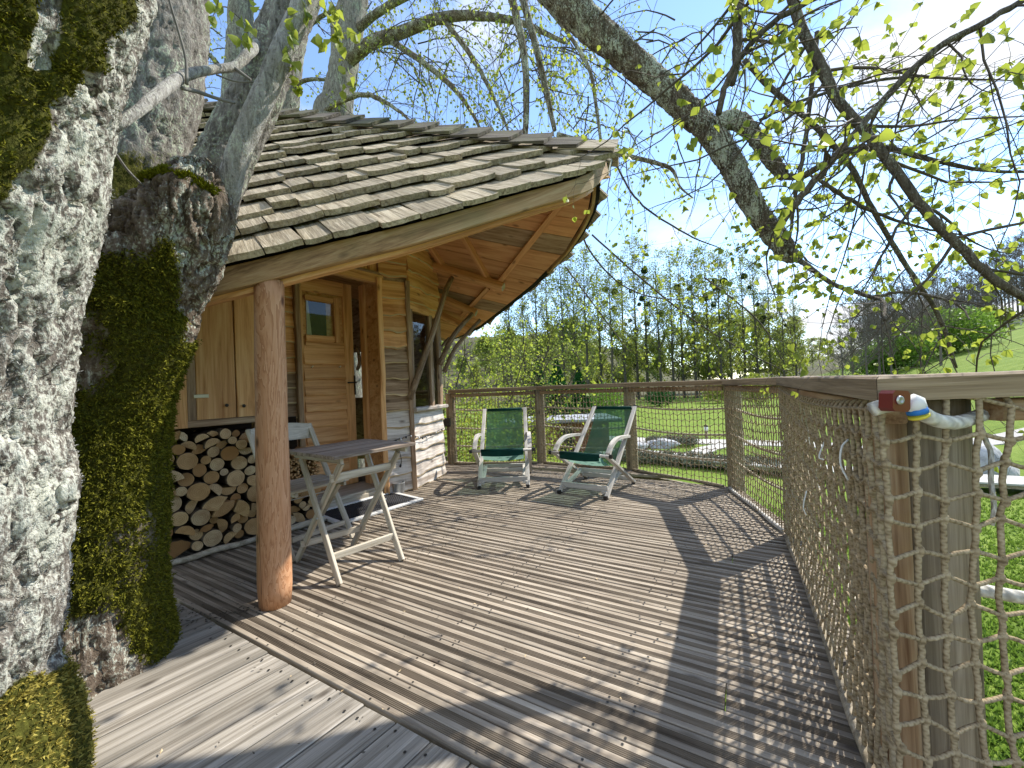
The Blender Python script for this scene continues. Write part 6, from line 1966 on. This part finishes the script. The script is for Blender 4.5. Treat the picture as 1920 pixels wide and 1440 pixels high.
for i, (px, Y, H, rad, n, s, mat, shp, lab) in enumerate(((690, 10.5, 4.8, 1.5, 2400, .09, 'leaf_bush', 'round', 'green bush glimpsed through the gap beside the door'), (880, 8.8, 3.7, 1.2, 3400, .07, 'leaf', 'round', 'yellow green hedge bush behind the netting near the cabin'), (950, 9.6, 3.7, 1.3, 3400, .07, 'leaf', 'round', 'yellow green bush low behind the left deck chair'), (1012, 10.5, 3.0, .9, 2000, .06, 'leaf', 'round', 'yellow green bush below the second railing post'), (1045, 26, 5.2, 2.0, 4200, .22, 'leaf_dark', 'cone', 'dark green conifer beyond the railing'), (1085, 30, 4.8, 1.9, 3600, .22, 'leaf_dark', 'cone', 'second dark conifer, right of the first'), (1010, 29, 5.4, 1.8, 3600, .22, 'leaf_dark', 'cone', 'dark conifer left of its neighbour'),
                                                        (1130, 40, 3.6, 2.4, 2600, .22, 'leaf_bush', 'round', 'green bush at the edge of the lawn beside the conifers'), (1420, 52, 4.2, 2.6, 2400, .24, 'leaf_olive', 'round', 'twiggy olive bush under the right end of the tall row'), (1345, 60, 3.4, 2.4, 2000, .24, 'leaf_olive', 'round', 'low olive bush between the tall trunks'), (1235, 58, 2.4, 2.2, 1800, .22, 'leaf_dark', 'round', 'dark clipped bush at the far lawn edge'),
                                                        (1790, 52, 6.0, 4.2, 5200, .34, 'leaf_bush', 'round', 'big round bright green bush on the hillside'), (1690, 50, 4.4, 3.4, 3600, .32, 'leaf_bush', 'round', 'bright green bush behind the bare clump'), (1745, 56, 5.6, 3.6, 4200, .32, 'leaf_bush', 'round', 'bright green bush left of the biggest one'), (1640, 52, 3.6, 3.0, 2600, .3, 'leaf_bush', 'round', 'low bright bush at the foot of the bare clump'), (1855, 78, 5.0, 4.0, 3000, .4, 'leaf_olive', 'round', 'olive bush at the upper edge of the meadow'))):
    shrub('bush', (px - 960) / FPX * Y, Y, H, rad, n, s, mat, lab, 'bush', 'bushes around the lawn', shp, 3)
for i, (px, Y) in enumerate(((1225, 22.5), (1255, 22.8), (1285, 22.2), (1205, 17.6), (1245, 17.2), (1290, 16.6), (1330, 16.2), (1375, 15.4), (1160, 18.4), (1410, 15.6), (1440, 14.9))):
    shrub('lavender_clump', (px - 960) / FPX * Y, Y, .62, .62, 700, .10, 'leaf_grey', 'low grey green clump, %s of the bed between the paths' % ORD[i], 'plant', 'grey clumps in the bed between the paths', 'round', 4)

# ============================================================ THINGS ON THE LAWN
bw = thing('boardwalk', (10.1, 14.6, -2.5), 0, 'pale raised boardwalk on short posts crossing the lawn', 'boardwalk')
bpts = spline([(4.9, 19.6), (7.6, 16.9), (10.3, 14.4), (13.0, 12.4), (16.5, 10.4)], 36)
for i in range(35):
    a, b = bpts[i], bpts[i + 1]; m_ = (a + b) / 2; d = Vector((b[0] - a[0], b[1] - a[1], 0)); L = d.length; d.normalize(); o_ = Vector((-d.y, d.x, 0))
    c = Vector((m_[0], m_[1], -2.22)); beam('walk_board', c - o_ * .62, c + o_ * .62, L - .012, .05, M_['concrete'], bw)
    if i % 5 == 2:
        for s in (-.5, .5): beam('support_post', c + o_ * s + Vector((0, 0, -.5)), c + o_ * s + Vector((0, 0, -.03)), .14, .14, M_['post'], bw, (0, 1, 0))
for s in (-.55, .55):
    mb = MB()
    for i in range(35):
        a, b = bpts[i], bpts[i + 1]; d = Vector((b[0] - a[0], b[1] - a[1], 0)).normalized(); o_ = Vector((-d.y, d.x, 0)) * s
        M, L = frame(Vector((a[0], a[1], -2.30)) + o_, Vector((b[0], b[1], -2.30)) + o_); box_into(mb, M, L + .005, .05, .10)
    obj('side_beam', mb, M_['post'], bw)
def rock(x, y, sx, sy, sz, seed, label):
    mb = MB(); vs = []; nu, nv = 26, 16
    for j in range(nv + 1):
        for i in range(nu):
            th = math.pi * j / nv; ph = 2 * math.pi * i / nu
            v = Vector((math.sin(th) * math.cos(ph), math.sin(th) * math.sin(ph), math.cos(th)))
            r = 1 + .28 * noise.fractal(v * 1.4 + Vector((seed, 0, 0)), .8, 2, 4)
            vs.append((v.x * sx * r, v.y * sy * r, max(-.25, v.z) * sz * r))
    mb.add(vs, [(j * nu + i, (j + 1) * nu + i, (j + 1) * nu + (i + 1) % nu, j * nu + (i + 1) % nu) for j in range(nv) for i in range(nu)], 0, None, True)
    tag(obj('rock', mb, M_['rock'], None, Matrix.Translation((x, y, ground_z(x, y) + .1))), label, 'rock', 'rocks on the lawn')
rock(15.6, 13.3, .95, .7, 1.0, 3, 'big grey boulder behind the boardwalk at the right')
rock(6.6, 21.8, .7, .5, .35, 9, 'low pale stone by the gravel path')
rock(8.2, 22.0, .9, .6, .4, 14, 'wide low stone beside the grey planting')
bl = thing('bollard_light', ((1320 - 960) / FPX * 24.5, 24.5, ground_z(11.9, 24.5)), 0, 'small garden bollard lamp with a white head on the lawn', 'bollard')
bx_, by_, bz_ = WM[bl.name].translation
mb = MB(); lathe(mb, [(.10, 0), (.09, .5), (.0, .5)], 10, Matrix.Translation((bx_, by_, bz_))); obj('post', mb, M_['post'], bl)
mb = MB(); lathe(mb, [(.0, .5), (.12, .5), (.12, .74), (.0, .76)], 10, Matrix.Translation((bx_, by_, bz_))); obj('lamp_head', mb, M_['white'], bl)
mb = MB(); lathe(mb, [(.0, .86), (.10, .84), (.14, .76), (0, .76)], 10, Matrix.Translation((bx_, by_, bz_))); obj('cap', mb, M_['iron'], bl)
hut = thing('garden_hut', (3.2, 22.5, -2.6), 0, 'low brown hut with a flat grey roof below the terrace', 'hut')
mb = MB(); mb.box((3.4, 22.9, -1.75), 3.6, 2.6, 1.7); obj('wall', mb, M_['brick'], hut)
mb = MB(); mb.box((2.6, 22.7, -.84), 6.2, 3.8, .12); obj('roof', mb, M_['slate'], hut)
mb = MB(); mb.box((2.6, 22.7, -.93), 6.26, 3.86, .08); obj('roof_edge', mb, M_['iron'], hut)
mb = MB(); mb.box((2.9, 21.55, -1.9), .7, .06, 1.3); obj('door', mb, M_['iron'], hut)
mb = MB(); mb.box((4.5, 21.55, -1.6), .6, .06, .5); obj('window', mb, M_['glass'], hut)
fe = thing('meadow_fence', ((1850 - 960) / FPX * 72, 72, ground_z(86, 72)), 0, 'pale post and rail fence along the top of the hill meadow', 'fence')
fpts = [at(px, 0, Y) for px, Y in ((1835, 78), (1860, 74), (1885, 70), (1910, 66), (1935, 62), (1960, 58))]
fpts = [Vector((p.x, p.y, ground_z(p.x, p.y))) for p in fpts]
for p in fpts: beam('post', p + Vector((0, 0, -.2)), p + Vector((0, 0, 1.3)), .16, .16, M_['furn_pale'], fe, (0, 1, 0))
for a, b in zip(fpts[:-1], fpts[1:]):
    for z in (.6, 1.15): beam('rail', a + Vector((0, 0, z)), b + Vector((0, 0, z)), .06, .16, M_['furn_pale'], fe)
# grass tufts on the lawn nearest the terrace
gp_ = []; 
for k in range(42000):
    y = 2.2 + 9 * RNG.random() ** 1.3; x = 1.6 + RNG.random() * (y * 1.35 + 2)
    gp_.append((x, y, ground_z(x, y)))
o = tag(obj('grass', tufts_mesh('grass', gp_, np.tile([0, 0, 1.0], (len(gp_), 1)), .075, M_['grass'], 2, .55), None), 'short bright grass below the railing', 'grass', kind='stuff')

# bud scales, bark crumbs and small leaf bits lying on the boards
lt = MB()
for k in range(420):
    if k < 150:
        f = RNG.random(); x, y = -1.92 + .62 * f + RNG.normal() * .03, 2.02 + .03 * math.sin(f * 9) + RNG.normal() * .035
    else:
        x, y = RNG.uniform(-1.2, 1.3), RNG.uniform(1.1, 4.6)
    a = RNG.uniform(0, 6.28); q = RNG.uniform(.003, .009) * (1.3 if k < 150 else 1); c, s_ = math.cos(a) * q, math.sin(a) * q
    z = .0035
    lt.add([(x - c, y - s_, z), (x + s_ * .5, y - c * .5, z + .002), (x + c, y + s_, z + RNG.uniform(0, .006)), (x - s_ * .5, y + c * .5, z + .001)], [(0, 1, 2, 3)], 0 if k < 150 or k % 3 else 1)
tag(obj('leaf_litter', lt, [M_['twig'], M_['edge_pale']]), 'crumbs of bark and bud scales scattered on the deck boards', 'litter', kind='stuff')
